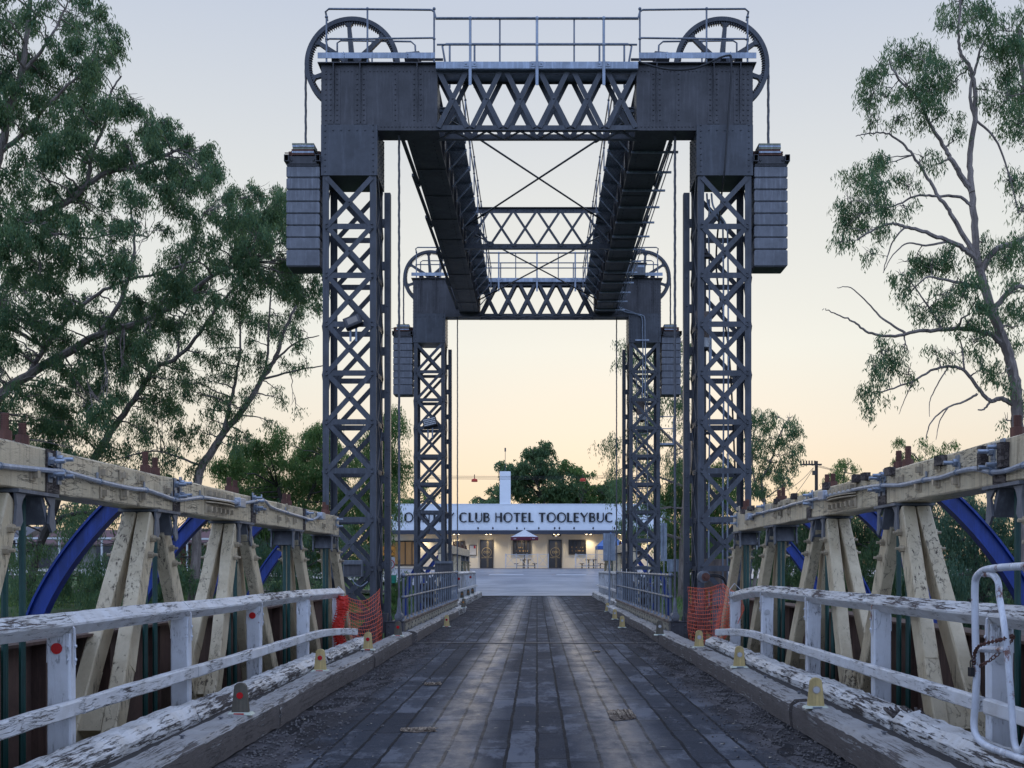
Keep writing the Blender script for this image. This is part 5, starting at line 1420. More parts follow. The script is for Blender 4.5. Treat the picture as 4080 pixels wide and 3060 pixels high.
def door(u0,u1,left,right,nm):
    xa, xb = hx(u0,DW), hx(u1,DW); z0, z1 = 1.56, hz(1167.8,DW)
    g = MB(); g.box((xa,DW-.06,z0),(xb,DW-.002,z1)); d = g.build('door', M['glass'], hotel, label=nm)
    g = MB(); 
    for (a,b,c_,e_) in ((xa-.07,xa-.001,z0,z1+.07),(xb+.001,xb+.07,z0,z1+.07),(xa,xb,z1+.001,z1+.07)): g.box((a,DW-.10,c_),(b,DW-.002,e_))
    g.build('frame', M['frame'], d)
    g = MB(); cxx = xa+(xb-xa)*.50
    for q in (-.05,0,.05): g.box((cxx+q+.07-.005,DW-.066,z0+.04),(cxx+q+.07+.005,DW-.0605,z1-.04))
    n = 24; cz = z0+(z1-z0)*.575
    for k in range(n):
        a0, a1 = 2*math.pi*k/n, 2*math.pi*(k+1)/n
        for r in (.36,):
            g.beam((cxx+r*math.cos(a0),DW-.072,cz+r*math.sin(a0)),(cxx+r*math.cos(a1),DW-.072,cz+r*math.sin(a1)),(0,1,0),.008,.022)
    g.build('gold_stripes', M['gold'], d)
    text_mesh('monogram', 'CCH', .25, (cxx,DW-.07,cz), M['gold'], d, .003, sx=.9)
    text_mesh('left_word', left, .11, (xa+(xb-xa)*.26,DW-.07,z0+.80), M['gold'], d, .002)
    text_mesh('right_word', right, .11, (xb-(xb-xa)*.20,DW-.07,z0+.80), M['gold'], d, .002)
door(1039,1063.5,'DINING','ROOM','glass door marked DINING ROOM with gold monogram')
door(1187,1211.5,'PUBLIC','BAR','glass door marked PUBLIC BAR with gold monogram')
M['glass2'] = simple('lit_room_glass', (.10,.075,.05), .2, emit=(1,.62,.3), es=.10)
def window(u0,u1,v0,v1,n,nm,shelf=False,mat='glass'):
    xa, xb, z1, z0 = hx(u0,DW), hx(u1,DW), hz(v0,DW), hz(v1,DW)
    g = MB(); t_ = .10
    for (a,b,c_,e_) in ((xa,xa+t_,z0,z1),(xb-t_,xb,z0,z1),(xa+t_,xb-t_,z0,z0+t_),(xa+t_,xb-t_,z1-t_,z1)): g.box((a,DW-.09,c_),(b,DW-.002,e_))
    for k in range(1,n): x = xa+(xb-xa)*k/n; g.box((x-.04,DW-.085,z0+t_),(x+.04,DW-.003,z1-t_))
    w_ = g.build('window', M['frame'], hotel, label=nm)
    g = MB(); g.box((xa+t_,DW-.03,z0+t_),(xb-t_,DW-.0025,z1-t_)); g.build('pane', M[mat], w_)
    if shelf:
        g = MB(); rr = random.Random(int(u0))
        for k in range(26):
            x = xa+.2+rr.random()*(xb-xa-.4); h = rr.uniform(.05,.10); zz = z0+(z1-z0)*rr.choice((.22,.22,.45)); g.box((x,DW-.045,zz),(x+.022,DW-.031,zz+h))
        g.build('lit_bottles', M['softlit'], w_)
window(1107.5,1146.5,1166.5,1198.5,4,'dark four-light window behind the umbrella',True)
window(1228,1266,1165.8,1198,4,'dark four-light window near the blue gazebo',True)
window(983,1004,1168,1200,2,'dark window partly behind the far left truss')
window(846,905,1168,1222,4,'wide glazed front at the left end of the hotel',False,'glass2')
window(1345,1385,1166,1198,4,'dark window behind the farther right leg')
g = MB(); xa, xb, z1, z0 = hx(1013.5,DW), hx(1030,DW), hz(1177,DW), hz(1200,DW); g.box((xa,DW-.06,z0),(xb,DW-.002,z1)); nb = g.build('notice_board', M['frame'], hotel)
g = MB(); g.box((xa+.05,DW-.066,z0+.05),(xb-.05,DW-.0605,z1-.05)); g.build('notice_face', M['signwhite'], nb)
g = MB(); g.box((xa+.36,DW-.07,z1-.28),(xa+.5,DW-.0665,z1-.06)); g.build('poster', M['signred'], nb)
g = MB(); g.box((hx(1193,DW),DW-.5,hz(1142+8.5,DW)),(hx(1211.5,DW),DW-.44,hz(1134.5+8.5,DW))) if False else g.box((hx(1193,DW),DW-.5,3.98),(hx(1211.5,DW),DW-.44,4.24)); sb = g.build('hanging_sign', M['letter'], hotel)
text_mesh('sign_word', 'BAR', .18, (hx(1202,DW),DW-.505,4.11), M['gold'], sb, .002)
M['lampglow'] = simple('downlight', (1,.9,.7), .5, emit=(1,.80,.50), es=14)
ul = [1500*.54216+x*.4067*.54216/.4067*.5423/.54216*1.0 for x in ()]
for k, x in enumerate((350,590,825,1075,1320,1555,1800,2000)):
    u = (1500+x*.5425)*.54216
    g = MB()
    for q in (-.16,.16): g.cyl((hx(u,DW)+q,DW-.55,zs-.015),(hx(u,DW)+q,DW-.55,zs-.002),.07,10)
    g.build('downlight', M['lampglow'], hotel)
    pl = bpy.data.lights.new('downlight_lamp','SPOT'); pl.energy = 130; pl.color = (1,.84,.60); pl.shadow_soft_size = .08; pl.spot_size = math.radians(125); pl.spot_blend = .8
    po = bpy.data.objects.new('downlight_lamp', pl); COL.objects.link(po); po.location = (hx(u,DW),DW-.55,zs-.06)
for x in (322,548,748,856,1032,1192,1308,1343,1450,1590,1745,1900):
    u = (1500+x*.5425)*.54216
    g = MB(); xx = hx(u,DP); g.beam((xx,DP-.12,zb_-.02),(xx,DP-.42,zb_+.16),(1,0,0),.02,.02); g.cyl((xx,DP-.44,zb_+.20),(xx,DP-.34,zb_+.10),.05,8,.07); g.build('sign_lamp', M['fascia'], hotel)

# outdoor furniture in front of the hotel
def umbrella():
    u, D = 1133, 86.0; x = hx(u,D); zt = hz(1143.5,D); ze = hz(1160,D); w = hx(1158,D)-hx(1097,D); r = w/2*1.05
    t = thing('patio_umbrella', 'white patio umbrella with a dark red fringe in front of the hotel', 'umbrella', (x,D,1.55))
    g = MB(); n = 8; top = Vector((x,D,zt))
    ring = [Vector((x+r*math.cos(2*math.pi*(k+.5)/n), D+r*math.sin(2*math.pi*(k+.5)/n), ze)) for k in range(n)]
    mid = [top*.5+p*.5+Vector((0,0,-.06)) for p in ring]
    g.add([top]+mid+ring+[p+Vector((0,0,-.02)) for p in ring]+[top-Vector((0,0,.03))], [(0,1+k,1+(k+1)%n) for k in range(n)]+[(1+k,9+k,9+(k+1)%n,1+(k+1)%n) for k in range(n)]+[(25,17+(k+1)%n,17+k) for k in range(n)])
    g.build('canopy', M['signwhite'], t)
    g = MB()
    for k in range(n):
        p, q = ring[k], ring[(k+1)%n]; g.add([p,q,q-Vector((0,0,.24)),p-Vector((0,0,.24))],[(0,1,2,3)])
    v_ = g.build('valance', M['maroon'], t)
    for q in (-.62,.62): text_mesh('lettering', 'BAR', .12, (x+q*r,D-r*.80,ze-.14), M['signwhite'], t, .002, (math.pi/2,0,.4 if q>0 else -.4))
    g = MB(); g.cyl((x,D,1.55),(x,D,zt),.03,8); g.cyl((x,D,zt),(x,D,zt+.12),.04,8); g.build('pole', M['frame'], t)
M['maroon'] = simple('maroon_fringe', (.12,.012,.035), .6); M['picnic'] = simple('dark_picnic_wood', (.055,.045,.04), .6)
umbrella()
def picnic(u, lab):
    D = 86.0; x = hx(u,D); t = thing('picnic_table', lab, 'table', (x,D,1.55), 'picnic tables in front of the hotel')
    g = MB(); g.box((x-.42,D-.4,2.14),(x+.42,D+.4,2.20)); g.build('tabletop', M['picnic'], t)
    for q in (-.68,.68): g = MB(); g.box((x+q-.17,D-.5,1.86),(x+q+.17,D+.5,1.91)); g.box((x+q-.04,D-.05,1.55),(x+q+.04,D+.05,1.859)); g.build('bench_seat', M['picnic'], t)
    g = MB(); g.box((x-.22,D-.05,1.55),(x-.14,D+.05,2.139)); g.box((x+.14,D-.05,1.55),(x+.22,D+.05,2.139)); g.box((x-.639,D-.045,1.70),(x+.639,D+.045,1.75)); g.build('frame', M['picnic'], t)
picnic(1135.5, 'dark picnic table under the umbrella behind the white cross fence'); picnic(1286-9, 'dark picnic table beside the blue gazebo behind the white fence')
def crossfence(u0,u1,n,lab):
    D = 85.0; t = thing('cross_fence', lab, 'fence', (hx((u0+u1)/2,D),D,1.55), 'white fences in front of the hotel')
    xs_ = [hx(u0+(u1-u0)*k/n,D) for k in range(n+1)]
    for x in xs_: g = MB(); g.box((x-.025,D-.03,1.55),(x+.025,D+.03,2.63)); g.build('post', M['signwhite'], t)
    for a, b in zip(xs_, xs_[1:]):
        g = MB(); g.box((a+.051,D-.02,2.54),(b-.051,D+.02,2.58)); g.box((a+.051,D-.02,1.68),(b-.051,D+.02,1.72)); g.beam((a+.05,D-.012,1.75),(b-.05,D-.012,2.51),(0,1,0),.02,.03); g.beam((a+.05,D+.012,2.51),(b-.05,D+.012,1.75),(0,1,0),.02,.03); g.build('cross_panel', M['signwhite'], t)
    for x in (xs_[0], xs_[-1]):
        g = MB(); g.box((x-.03,D+.051,2.52),(x+.03,DW-1.2,2.58)); g.box((x-.03,D+.051,1.68),(x+.03,DW-1.2,1.74)); g.beam((x,D+.06,1.75),(x,DW-1.2,2.51),(1,0,0),.05,.05); g.build('side_panel', M['signwhite'], t)
crossfence(1092,1184.5,4,'white crossed-rail fence round the umbrella table'); crossfence(1244,1335,4,'white crossed-rail fence round the gazebo table')
D = 85.6; t = thing('gazebo', 'blue folding gazebo half hidden behind the road sign', 'gazebo', (hx(1318,D),D,1.55))
xa, xb, ze, zp = hx(1288,D), hx(1350,D), hz(1180,D), hz(1150,D); d_ = xb-xa
M['bluecloth'] = simple('blue_canopy', (.10,.19,.42), .6); M['bluedark'] = simple('dark_blue_valance', (.04,.10,.33), .6)
g = MB(); b_ = [Vector((xa,D-d_/2,ze)),Vector((xb,D-d_/2,ze)),Vector((xb,D+d_/2,ze)),Vector((xa,D+d_/2,ze))]; pk = Vector(((xa+xb)/2,D,zp))
g.add(b_+[pk]+[p-Vector((0,0,.02)) for p in b_]+[pk-Vector((0,0,.03))], [(0,1,4),(1,2,4),(2,3,4),(3,0,4),(6,5,9),(7,6,9),(8,7,9),(5,8,9)]); g.build('canopy', M['bluecloth'], t)
g = MB()
for p, q in zip(b_, b_[1:]+b_[:1]): g.add([p,q,q-Vector((0,0,.24)),p-Vector((0,0,.24))],[(0,1,2,3)])
g.build('valance', M['bluedark'], t)
for p in b_: g = MB(); g.cyl((p.x,p.y,1.5),(p.x,p.y,ze),.03,6); g.build('leg', M['galv'], t)

# ------------------------------------------------------------------ wires, marker balls, poles
g = MB()
for k, (va, vb) in enumerate(((1030,1029),(1033,1032.5),(1036,1035))):
    a, b = P(700,va-6,80), P(1560,vb-6,80); pts = [a+(b-a)*i/30-Vector((0,0,.5*(1-(2*i/30-1)**2)*.35)) for i in range(31)]
    gg = MB(); gg.tube(pts, .016, 4); gg.build('overhead_wire', M['black'], label='thin power line above the hotel, %s of three' % ['top','middle','bottom'][k], cat='wire', group='power lines above the hotel')
M['ballred'] = simple('red_marker', (.55,.05,.02), .5)
for u, v, lb in ((1025,1038,'red hanging line marker against the sky left of the pylon'),(1259,1037,'red and white hanging line marker in front of the trees')):
    t = thing('line_marker', lb, 'line marker', P(u,v,80), 'red markers hanging on the power line'); c = P(u,v,80)
    g = MB(); g.loft([[c+Vector((.22*f*math.cos(a*math.pi/6), .22*f*math.sin(a*math.pi/6), z)) for a in range(12)] for f, z in ((.95,-.09),(1.0,-.02),(.85,.08),(.4,.13))]); g.build('shell', M['ballred'], t)
    g = MB(); g.cyl(c+Vector((0,0,.13)), c+Vector((0,0,.42)), .03, 6); g.build('hook', M['black'], t)
t = thing('power_pole', 'wooden power pole with crossarm and insulators above the right truss', 'power pole', P(1763,1100,95))
D = 95; g = MB(); g.cyl((hx(1763.5,D),D,1),(hx(1763.5,D),D,hz(996,D)),.17,10,.13); g.build('pole', M['darkwood'], t)
g = MB(); z = hz(1005,D); g.box((hx(1728,D),D-.08,z),(hx(1775,D),D+.08,z+.12)); g.build('crossarm', M['darkwood'], t)
g = MB()
for k in range(6): g.cyl((hx(1730+k*6,D),D,z+.12),(hx(1730+k*6,D),D,z+.38),.06,6)
g.cbox((hx(1757,D),D-.3,hz(1022,D)),(.3,.3,.35)); g.build('insulators', M['frame'], t)
for k in range(3):
    a, b = P(1730+k*10,1003,95), P(1420,1000+k*5,130); c_, d__ = P(1745+k*8,1003,95), P(2260,1010+k*4,90)
    for p, q, nm in ((a,b,'left'),(c_,d__,'right')):
        gg = MB(); pts = [p+(q-p)*i/16-Vector((0,0,1.2*(1-(2*i/16-1)**2))) for i in range(17)]; gg.tube(pts, .018, 4); gg.build('overhead_wire', M['black'], label='%s power wire running %s from the wooden pole' % (['first','second','third'][k], nm), cat='wire', group='wires on the wooden pole')
for p, q, nm in ((P(1757,1010,95),P(1648,1075,70),'left'),(P(1757,1012,95),P(1640,1140,78),'steeper left')):
    gg = MB(); gg.tube([p+(q-p)*i/8-Vector((0,0,.5*(1-(2*i/8-1)**2))) for i in range(9)], .02, 4); gg.build('service_wire', M['black'], label='drooping service wire from the wooden pole down to the %s' % nm, cat='wire')

# small shops and a parked-road backdrop seen through the left truss
M['brick'] = simple('red_brick', (.20,.065,.045), .8, var=.35, scale=12); M['shopwall'] = simple('pale_shop_wall', (.33,.32,.30), .7); M['roofred'] = simple('maroon_roof', (.11,.04,.045), .6)
def shop(u0,u1,v0,D,mat,roof,lab):
    x0, x1, zt = hx(u0,D), hx(u1,D), hz(v0,D); t = thing('shop_building', lab, 'building', ((x0+x1)/2,D,1.4), 'low buildings across the street on the left')
    g = MB(); g.box((x0,D,1.3),(x1,D+9,zt)); g.build('wall', mat, t)
    g = MB(); g.prism([(x0-.4,D-.6,zt+.01),(x0-.4,D+4.5,zt+1.5),(x0-.4,D+9.6,zt+.01)],(0,0,0),(x1-x0+.8,0,0)); g.build('roof', roof, t)
    g = MB(); g.box((x0-.3,D-2.2,3.9),(x1+.3,D-.001,4.05)); 
    for k in range(4): x = x0+(x1-x0)*k/3; g.box((x-.07,D-2.1,1.4),(x+.07,D-1.96,3.899))
    g.build('verandah', M['signwhite'], t)
    n = 4
    for k in range(n):
        x = x0+(x1-x0)*(k+.2)/n; g = MB(); g.box((x,D-.05,1.9 if k%2 else 1.45),(x+(x1-x0)*.13,D-.001,3.5)); g.build('window' if k%2 else 'door', M['glass'], t)
shop(60,330,1180,96,M['shopwall'],M['roofred'],'pale shop with maroon roof glimpsed through the left truss')
shop(350,560,1176,98,M['brick'],M['roofred'],'red brick building glimpsed between the left truss braces')
shop(-260,30,1172,98,M['shopwall'],M['fascia'],'low pale building at the far left behind the trees')
shop(1560,1760,1178,99,M['shopwall'],M['roofred'],'pale building glimpsed through the right truss')
# ------------------------------------------------------------------ trees
def leaf_mat(name, a, b, trans=.5):
    m = bpy.data.materials.new(name); m.use_nodes = True; t = m.node_tree; t.nodes.clear()
    o = t.nodes.new('ShaderNodeOutputMaterial'); mixn = t.nodes.new('ShaderNodeMixShader'); mixn.inputs[0].default_value = trans
    p = t.nodes.new('ShaderNodeBsdfPrincipled'); p.inputs['Roughness'].default_value = .55; p.inputs['Specular IOR Level'].default_value = .35
    tr = t.nodes.new('ShaderNodeBsdfTranslucent')
    at = t.nodes.new('ShaderNodeAttribute'); at.attribute_name = 'tint'
    mx = t.nodes.new('ShaderNodeMix'); mx.data_type = 'RGBA'; mx.inputs[6].default_value = (*a,1); mx.inputs[7].default_value = (*b,1)
    L = t.links; L.new(at.outputs['Fac'], mx.inputs[0]); L.new(mx.outputs[2], p.inputs['Base Color']); L.new(mx.outputs[2], tr.inputs['Color'])
    L.new(p.outputs[0], mixn.inputs[1]); L.new(tr.outputs[0], mixn.inputs[2]); L.new(mixn.outputs[0], o.inputs[0]); return m
M['leafgum'] = leaf_mat('gum_leaves', (.075,.175,.105), (.20,.28,.10))
M['leafdark'] = leaf_mat('dark_leaves', (.055,.130,.065), (.15,.21,.075))
M['leafbright'] = leaf_mat('bright_leaves', (.075,.185,.060), (.20,.28,.075))
M['leafgrey'] = leaf_mat('grey_green_leaves', (.070,.165,.115), (.16,.23,.12))
def bark(name, a, b, c):
    t = NT(name); mp = t.map((2,2,.5))
    col = t.mix(t.ramp(t.noise(1.6, 7, .7, mp), [(.42,0),(.55,1)]), a, b)
    col = t.mix(t.ramp(t.noise(3.0, 8, .75, mp), [(.56,0),(.64,1)]), col, c)
    return t.out(col, .8, t.bump(t.noise(8, 6, .7, mp), .6, .03))
M['bark'] = bark('gum_bark', (.28,.23,.20), (.17,.135,.115), (.07,.05,.045)); M['barkdark'] = bark('dark_bark', (.09,.075,.065), (.06,.05,.045), (.03,.025,.02))

def leaves(clumps, rng, per, L=.22, W=.045, droop=.8, spray=.5, k=9):
    """clumps: list of (centre xyz, radii xyz, weight). returns vertex & face arrays of leaf quads hanging in sprays"""
    C_ = []; 
    for (c, r, wgt) in clumps:
        n = max(4, int(per*wgt*(r[0]*r[2]+r[0]*r[1])*.5))
        d = rng.normal(size=(n,3)); d /= np.linalg.norm(d,axis=1)[:,None]
        q = rng.random(n)**.42
        # sub clumps make dense and thin patches
        m = max(3, int(n/14)); dm = rng.normal(size=(m,3)); dm /= np.linalg.norm(dm,axis=1)[:,None]; sc = dm*(rng.random(m)**.4)[:,None]
        idx = rng.integers(0,m,n); pos = sc[idx]*.96+d*q[:,None]*.50
        C_.append(np.array(c)+pos*np.array(r))
    S = np.concatenate(C_); n = len(S)
    az = rng.random(n)*2*np.pi
    out = np.stack([np.cos(az), np.sin(az), np.zeros(n)],1)
    f = (np.arange(k)+.5)/k
    P_ = S[:,None,:]+out[:,None,:]*(spray*.55*f)[None,:,None]
    P_[:,:,2] -= (spray*droop*f**1.7)[None,:]
    P_ = P_.reshape(-1,3)+rng.normal(size=(n*k,3))*spray*.10
    N = n*k
    a2 = rng.random(N)*2*np.pi; tilt = rng.random(N)*1.1*(1.5-droop)+.10
    d = np.stack([np.sin(tilt)*np.cos(a2), np.sin(tilt)*np.sin(a2), -np.cos(tilt)],1)
    a3 = rng.random(N)*2*np.pi; h = np.stack([np.cos(a3),np.sin(a3),np.zeros(N)+.1],1)
    sd = np.cross(d,h); sd /= np.linalg.norm(sd,axis=1)[:,None]
    ll = L*(.6+.7*rng.random(N))[:,None]; ww = W*(.7+.6*rng.random(N))[:,None]
    mid = P_+d*ll*.42
    bend = np.cross(d,sd)*ll*.08
    V = np.stack([P_, mid+sd*ww*.5+bend, P_+d*ll, mid-sd*ww*.5+bend],1).reshape(-1,3)
    tint = np.clip(np.repeat(rng.random(n), k)*.6+rng.random(N)*.45-.02,0,1)
    return V, tint
def leaf_object(name, V, tint, mat, parent):
    org = np.array(ORG[parent.name]); N = len(V)//4
    me = bpy.data.meshes.new(name); me.vertices.add(len(V)); me.vertices.foreach_set('co', (V-org).astype(np.float32).ravel())
    me.loops.add(N*4); me.loops.foreach_set('vertex_index', np.arange(N*4,dtype=np.int32))
    me.polygons.add(N); me.polygons.foreach_set('loop_start', np.arange(0,N*4,4,dtype=np.int32)); me.polygons.foreach_set('loop_total', np.full(N,4,dtype=np.int32))
    me.update(calc_edges=True)
    at = me.attributes.new('tint','FLOAT','FACE'); at.data.foreach_set('value', tint.astype(np.float32))
    me.materials.append(mat); o = bpy.data.objects.new(name, me); COL.objects.link(o); o.parent = parent; ORG[o.name] = ORG[parent.name]
    return o
NLEAF = 0; LF = 9
def tree(name, label, cat, D, base, limbs, clumps, leafm, barkm, per=26, group=None, seed=1, L=.18, W=.042, droop=.8, spray=.5, depth=1.0, twigs=True, k=9, kbase=None):
    """limbs: [([(u,v[,dD])...], r0_px, r1_px)] ; clumps: [(u,v,ru,rv[,dD[,weight]])] given as seen, placed at distance D+dD"""
    global NLEAF
    rng = np.random.default_rng(seed); rr = random.Random(seed)
    bz = gz(D); b = Vector((P(base[0],base[1],D).x, D, bz if kbase is None else kbase))
    t = thing(name, label, cat, b, group)
    px = D/F; g = MB(); skel = []
    for pl, r0, r1 in limbs:
        pts = [P(p[0],p[1],D+(p[2] if len(p) > 2 else 0)) for p in pl]
        sm = smooth(pts, 6); n = len(sm)
        sm = [p+Vector((rr.uniform(-1,1),rr.uniform(-1,1),rr.uniform(-1,1)))*px*min(1.6,r0*.25) for p in sm]
        rad = [max(.006,(r0+(r1-r0)*(i/(n-1))**.8)*px) for i in range(n)]
        g.tube(sm, rad, 7 if r0 > 3 else 5)
        skel += [(p, r) for p, r in zip(sm, rad)]
    C3D = []
    for c in clumps:
        u, v, ru, rv = c[:4]; dD = c[4] if len(c) > 4 else rr.uniform(-1,1)*2.2*depth; wg = c[5] if len(c) > 5 else 1
        p = P(u, v, D+dD); rx = ru*px; rz = rv*px; ry = (rx+rz)/2*.9
        C3D.append((tuple(p), (rx,ry,rz), wg))
        if twigs and skel:
            # a crooked branch from the nearest limb below, then twigs fanning out inside the clump
            best = min(skel, key=lambda s_: (s_[0]-p).length+(1.5 if s_[0].z > p.z+.3 else 0)*rx)
            a = best[0]; r = min(best[1]*.6, .035+rx*.02); m = 7; pts = []
            e = p-Vector((0,0,rz*.2))
            for i in range(m+1):
                f = i/m; q = a+(e-a)*f; w_ = math.sin(f*math.pi)*.10*(e-a).length
                pts.append(q+Vector((rr.uniform(-1,1)*w_*.5, rr.uniform(-1,1)*w_*.5, w_*.4+rr.uniform(-1,1)*w_*.3)))
            g.tube(pts, [max(.008,r*(1-.75*i/m)) for i in range(m+1)], 5)
            for j in range(6):
                o_ = Vector((rr.gauss(0,1),rr.gauss(0,1),rr.gauss(0,.8)+.3)).normalized(); e2 = p+Vector((o_.x*rx,o_.y*ry,o_.z*rz))*rr.uniform(.6,1.0)
                s0 = pts[rr.randint(m-3,m)]; tw = []
                for i in range(6):
                    f = i/5; tw.append(s0+(e2-s0)*f+Vector((rr.uniform(-1,1),rr.uniform(-1,1),rr.uniform(-1,1)))*rx*.07*math.sin(f*3.1))
                g.tube(tw, [max(.005,.016*(1-.7*i/5)*(1+rx*.2)) for i in range(6)], 4)
    if g.v: g.build('trunk', M[barkm], t, smooth=True)
    V, ti = leaves(C3D, rng, per*LF, L, W, droop, spray, k)
    NLEAF += len(ti); leaf_object('crown', V, ti, M[leafm], t)
    return t
def inpoly(x, y, poly):
    c = False; n = len(poly)
    for i in range(n):
        x1,y1 = poly[i]; x2,y2 = poly[(i+1)%n]
        if (y1 > y) != (y2 > y) and x < (x2-x1)*(y-y1)/(y2-y1)+x1: c = not c
    return c
def fill(poly, n, rmin, rmax, seed, dD=3, wmin=.6, wmax=1.2, asp=.8):
    rr = random.Random(seed); xs_ = [p[0] for p in poly]; ys_ = [p[1] for p in poly]; out = []
    tries = 0
    while len(out) < n and tries < 20000:
        tries += 1
        x = rr.uniform(min(xs_),max(xs_)); y = rr.uniform(min(ys_),max(ys_)); r = rr.uniform(rmin,rmax)
        if not inpoly(x,y,poly) or not inpoly(x+r*.7,y,poly) or not inpoly(x-r*.5,y,poly) or not inpoly(x,y-r*.6,poly): continue
        if any((x-o[0])**2+(y-o[1])**2 < ((r+o[2])*.42)**2 for o in out) and tries < 12000: continue
        out.append((x,y,r,r*asp,rr.uniform(-dD,dD),rr.uniform(wmin,wmax)))
    return out

# --- big river gum on the left, nearest
polyA = [(-160,-140),(235,-140),(228,-10),(262,65),(272,95),(248,135),(240,150),(292,192),(303,225),(378,258),(398,285),(432,305),(470,338),(486,352),(478,400),(440,415),(330,560),(240,700),(150,640),(-160,560)]
A_lim = [([(-230,1500),(-215,1200),(-190,900),(-150,700),(-110,600),(-60,540)],34,22),
 ([(-110,600),(-40,520),(30,490),(95,462),(150,432),(190,398),(232,372),(290,362),(335,345),(380,325)],11,3),
 ([(190,398),(200,330),(225,270),(240,200),(262,165)],5,1.6),([(335,345),(360,300),(370,280)],3,1.2),
 ([(-60,540),(-30,420),(0,330),(20,240),(45,160),(60,60),(70,-60)],13,4),([(20,240),(0,170),(-20,60),(-30,-60)],6,2),([(45,160),(90,110),(120,60),(150,0)],5,1.5),
 ([(0,500),(60,512),(130,505),(190,515),(250,505),(320,512)],4,1.3),([(60,60),(100,0),(120,-60)],4,2),([(0,330),(60,280),(90,240),(140,190),(190,140),(215,70)],6,1.4)]
treeA = tree('gum_tree','tallest river gum at the left edge, its crown reaching the top corner','tree',44,(-230,1400),A_lim,
   fill(polyA,170,20,44,3,3.5,.7,1.25)+[(u,v,24,22,0,1.1) for u, v in ((240,70),(222,20),(258,92),(228,130),(205,155),(282,205),(300,225),(350,262),(378,275),(412,300),(440,322),(462,350),(470,378),(180,170),(150,120),(250,230),(310,270),(440,385),(400,400))],'leafgum','bark',per=34,group='river gums on the far bank',seed=2)
# --- second and third gums behind it
polyB = [(-160,520),(160,600),(250,660),(330,560),(420,420),(470,400),(560,402),(618,405),(640,425),(692,560),(694,640),(655,672),(600,640),(560,625),(500,660),(420,680),(340,760),(270,880),(200,960),(-160,980)]
B_lim = [([(-60,1500),(-50,1100),(-40,960),(-10,865),(60,812),(150,760),(215,722),(320,690),(400,640),(470,590),(540,570)],17,3),
 ([(215,722),(260,650),(280,590),(290,520),(280,430)],6,2),([(60,812),(120,720),(190,650),(260,610),(340,590),(430,560)],6,2),([(320,690),(380,610),(420,520),(440,460)],4,1.5)]
tree('gum_tree','broad spreading river gum at left with long slanting pale limbs over the truss','tree',50,(-60,1400),B_lim,
   fill(polyB,165,20,42,4,4,.7,1.25)+[(u,v,24,24,0,1.2) for u, v in ((500,415),(540,410),(580,412),(612,425),(640,455),(655,490),(672,530),(684,570),(688,610),(670,640),(640,600),(610,560),(570,500),(620,500),(540,470),(490,470),(590,460),(640,540),(600,610),(520,540),(560,570))],'leafgum','bark',per=28,group='river gums on the far bank',seed=5)
C_lim = [([(405,1400),(425,1200),(428,1035),(452,985),(480,940),(512,902),(540,865),(565,820),(592,780),(612,720),(630,680),(655,620)],12,2.5),
 ([(480,940),(500,860),(512,800),(520,740),(515,660)],5,1.5),([(592,780),(640,740),(690,725)],3,1),([(565,820),(640,800),(700,790)],3,1.2),([(540,865),(575,790),(580,700),(590,600)],4,1.5),
 ([(440,1010),(380,985),(330,975),(260,990),(220,1000)],3,1),([(240,930),(300,850),(330,800),(385,770),(430,720),(480,650),(530,600)],7,2.5),([(240,930),(200,1000),(170,1080)],8,9),([(385,770),(390,700),(420,640)],3,1.5)]
clC = [(470,700,40,35),(540,690,35,30,0,.8),(600,680,40,35),(650,650,35,35),(560,760,26,30,0,.6),(500,790,30,35,0,.6),(545,850,26,35,0,.6),(470,860,30,35,0,.6),(640,720,24,24,0,.6),(655,790,18,16,0,.5),(410,800,36,36,0,.8),
       (350,860,40,40),(300,920,42,42),(230,960,40,40),(380,930,34,36,0,.8),(440,930,30,30,0,.7),(350,1000,42,34,0,.8),(270,1020,40,30),(420,1000,30,26,0,.6),(610,860,20,18,0,.5),(520,950,24,22,0,.6),(150,1000,44,34),(80,960,44,44),(60,1040,44,30),(590,910,22,20,0,.5),(300,700,40,34,0,.8),(250,760,42,36,0,.8),(180,830,44,36,0,.9),(330,640,36,30,0,.7),(400,620,36,30,0,.7),(120,900,44,36,0,.9),(460,780,26,30,0,.6),(390,700,30,30,0,.5),(330,800,34,30,0,.7),(640,880,14,14,0,.5)]
clC += fill([(240,640),(640,640),(692,700),(650,780),(580,880),(560,960),(500,1000),(240,1020)],70,14,28,71,3,.45,.9)
tree('gum_tree','leaning river gum with a mottled trunk rising behind the left truss','tree',54,(410,1380),C_lim,clC,'leafgum','bark',per=22,group='river gums on the far bank',seed=7)
# --- foliage masses at the left
polyD = [(470,1000),(520,950),(590,925),(640,935),(700,905),(760,900),(780,1100),(770,1240),(470,1200)]
tree('bushy_tree','dense dark green rounded tree behind the left truss and tower','tree',62,(620,1290),[([(620,1300),(622,1150),(600,1050)],8,4),([(622,1150),(680,1050),(700,980)],5,2)],fill(polyD,60,24,46,5,3,.9,1.3),'leafbright','barkdark',per=34,group='trees on the far bank',seed=8)
polyE = [(765,1250),(760,1020),(780,930),(800,880),(835,868),(868,880),(880,960),(886,1030),(858,1085),(842,1150),(836,1240)]
tree('weeping_tree','drooping bright green tree between the two left tower legs','tree',66,(815,1290),[([(815,1300),(818,1150),(812,1000),(830,920)],6,2)],fill(polyE,30,22,34,6,2,.9,1.3),'leafbright','barkdark',per=36,group='trees on the far bank',seed=9,droop=1.2,spray=.8)
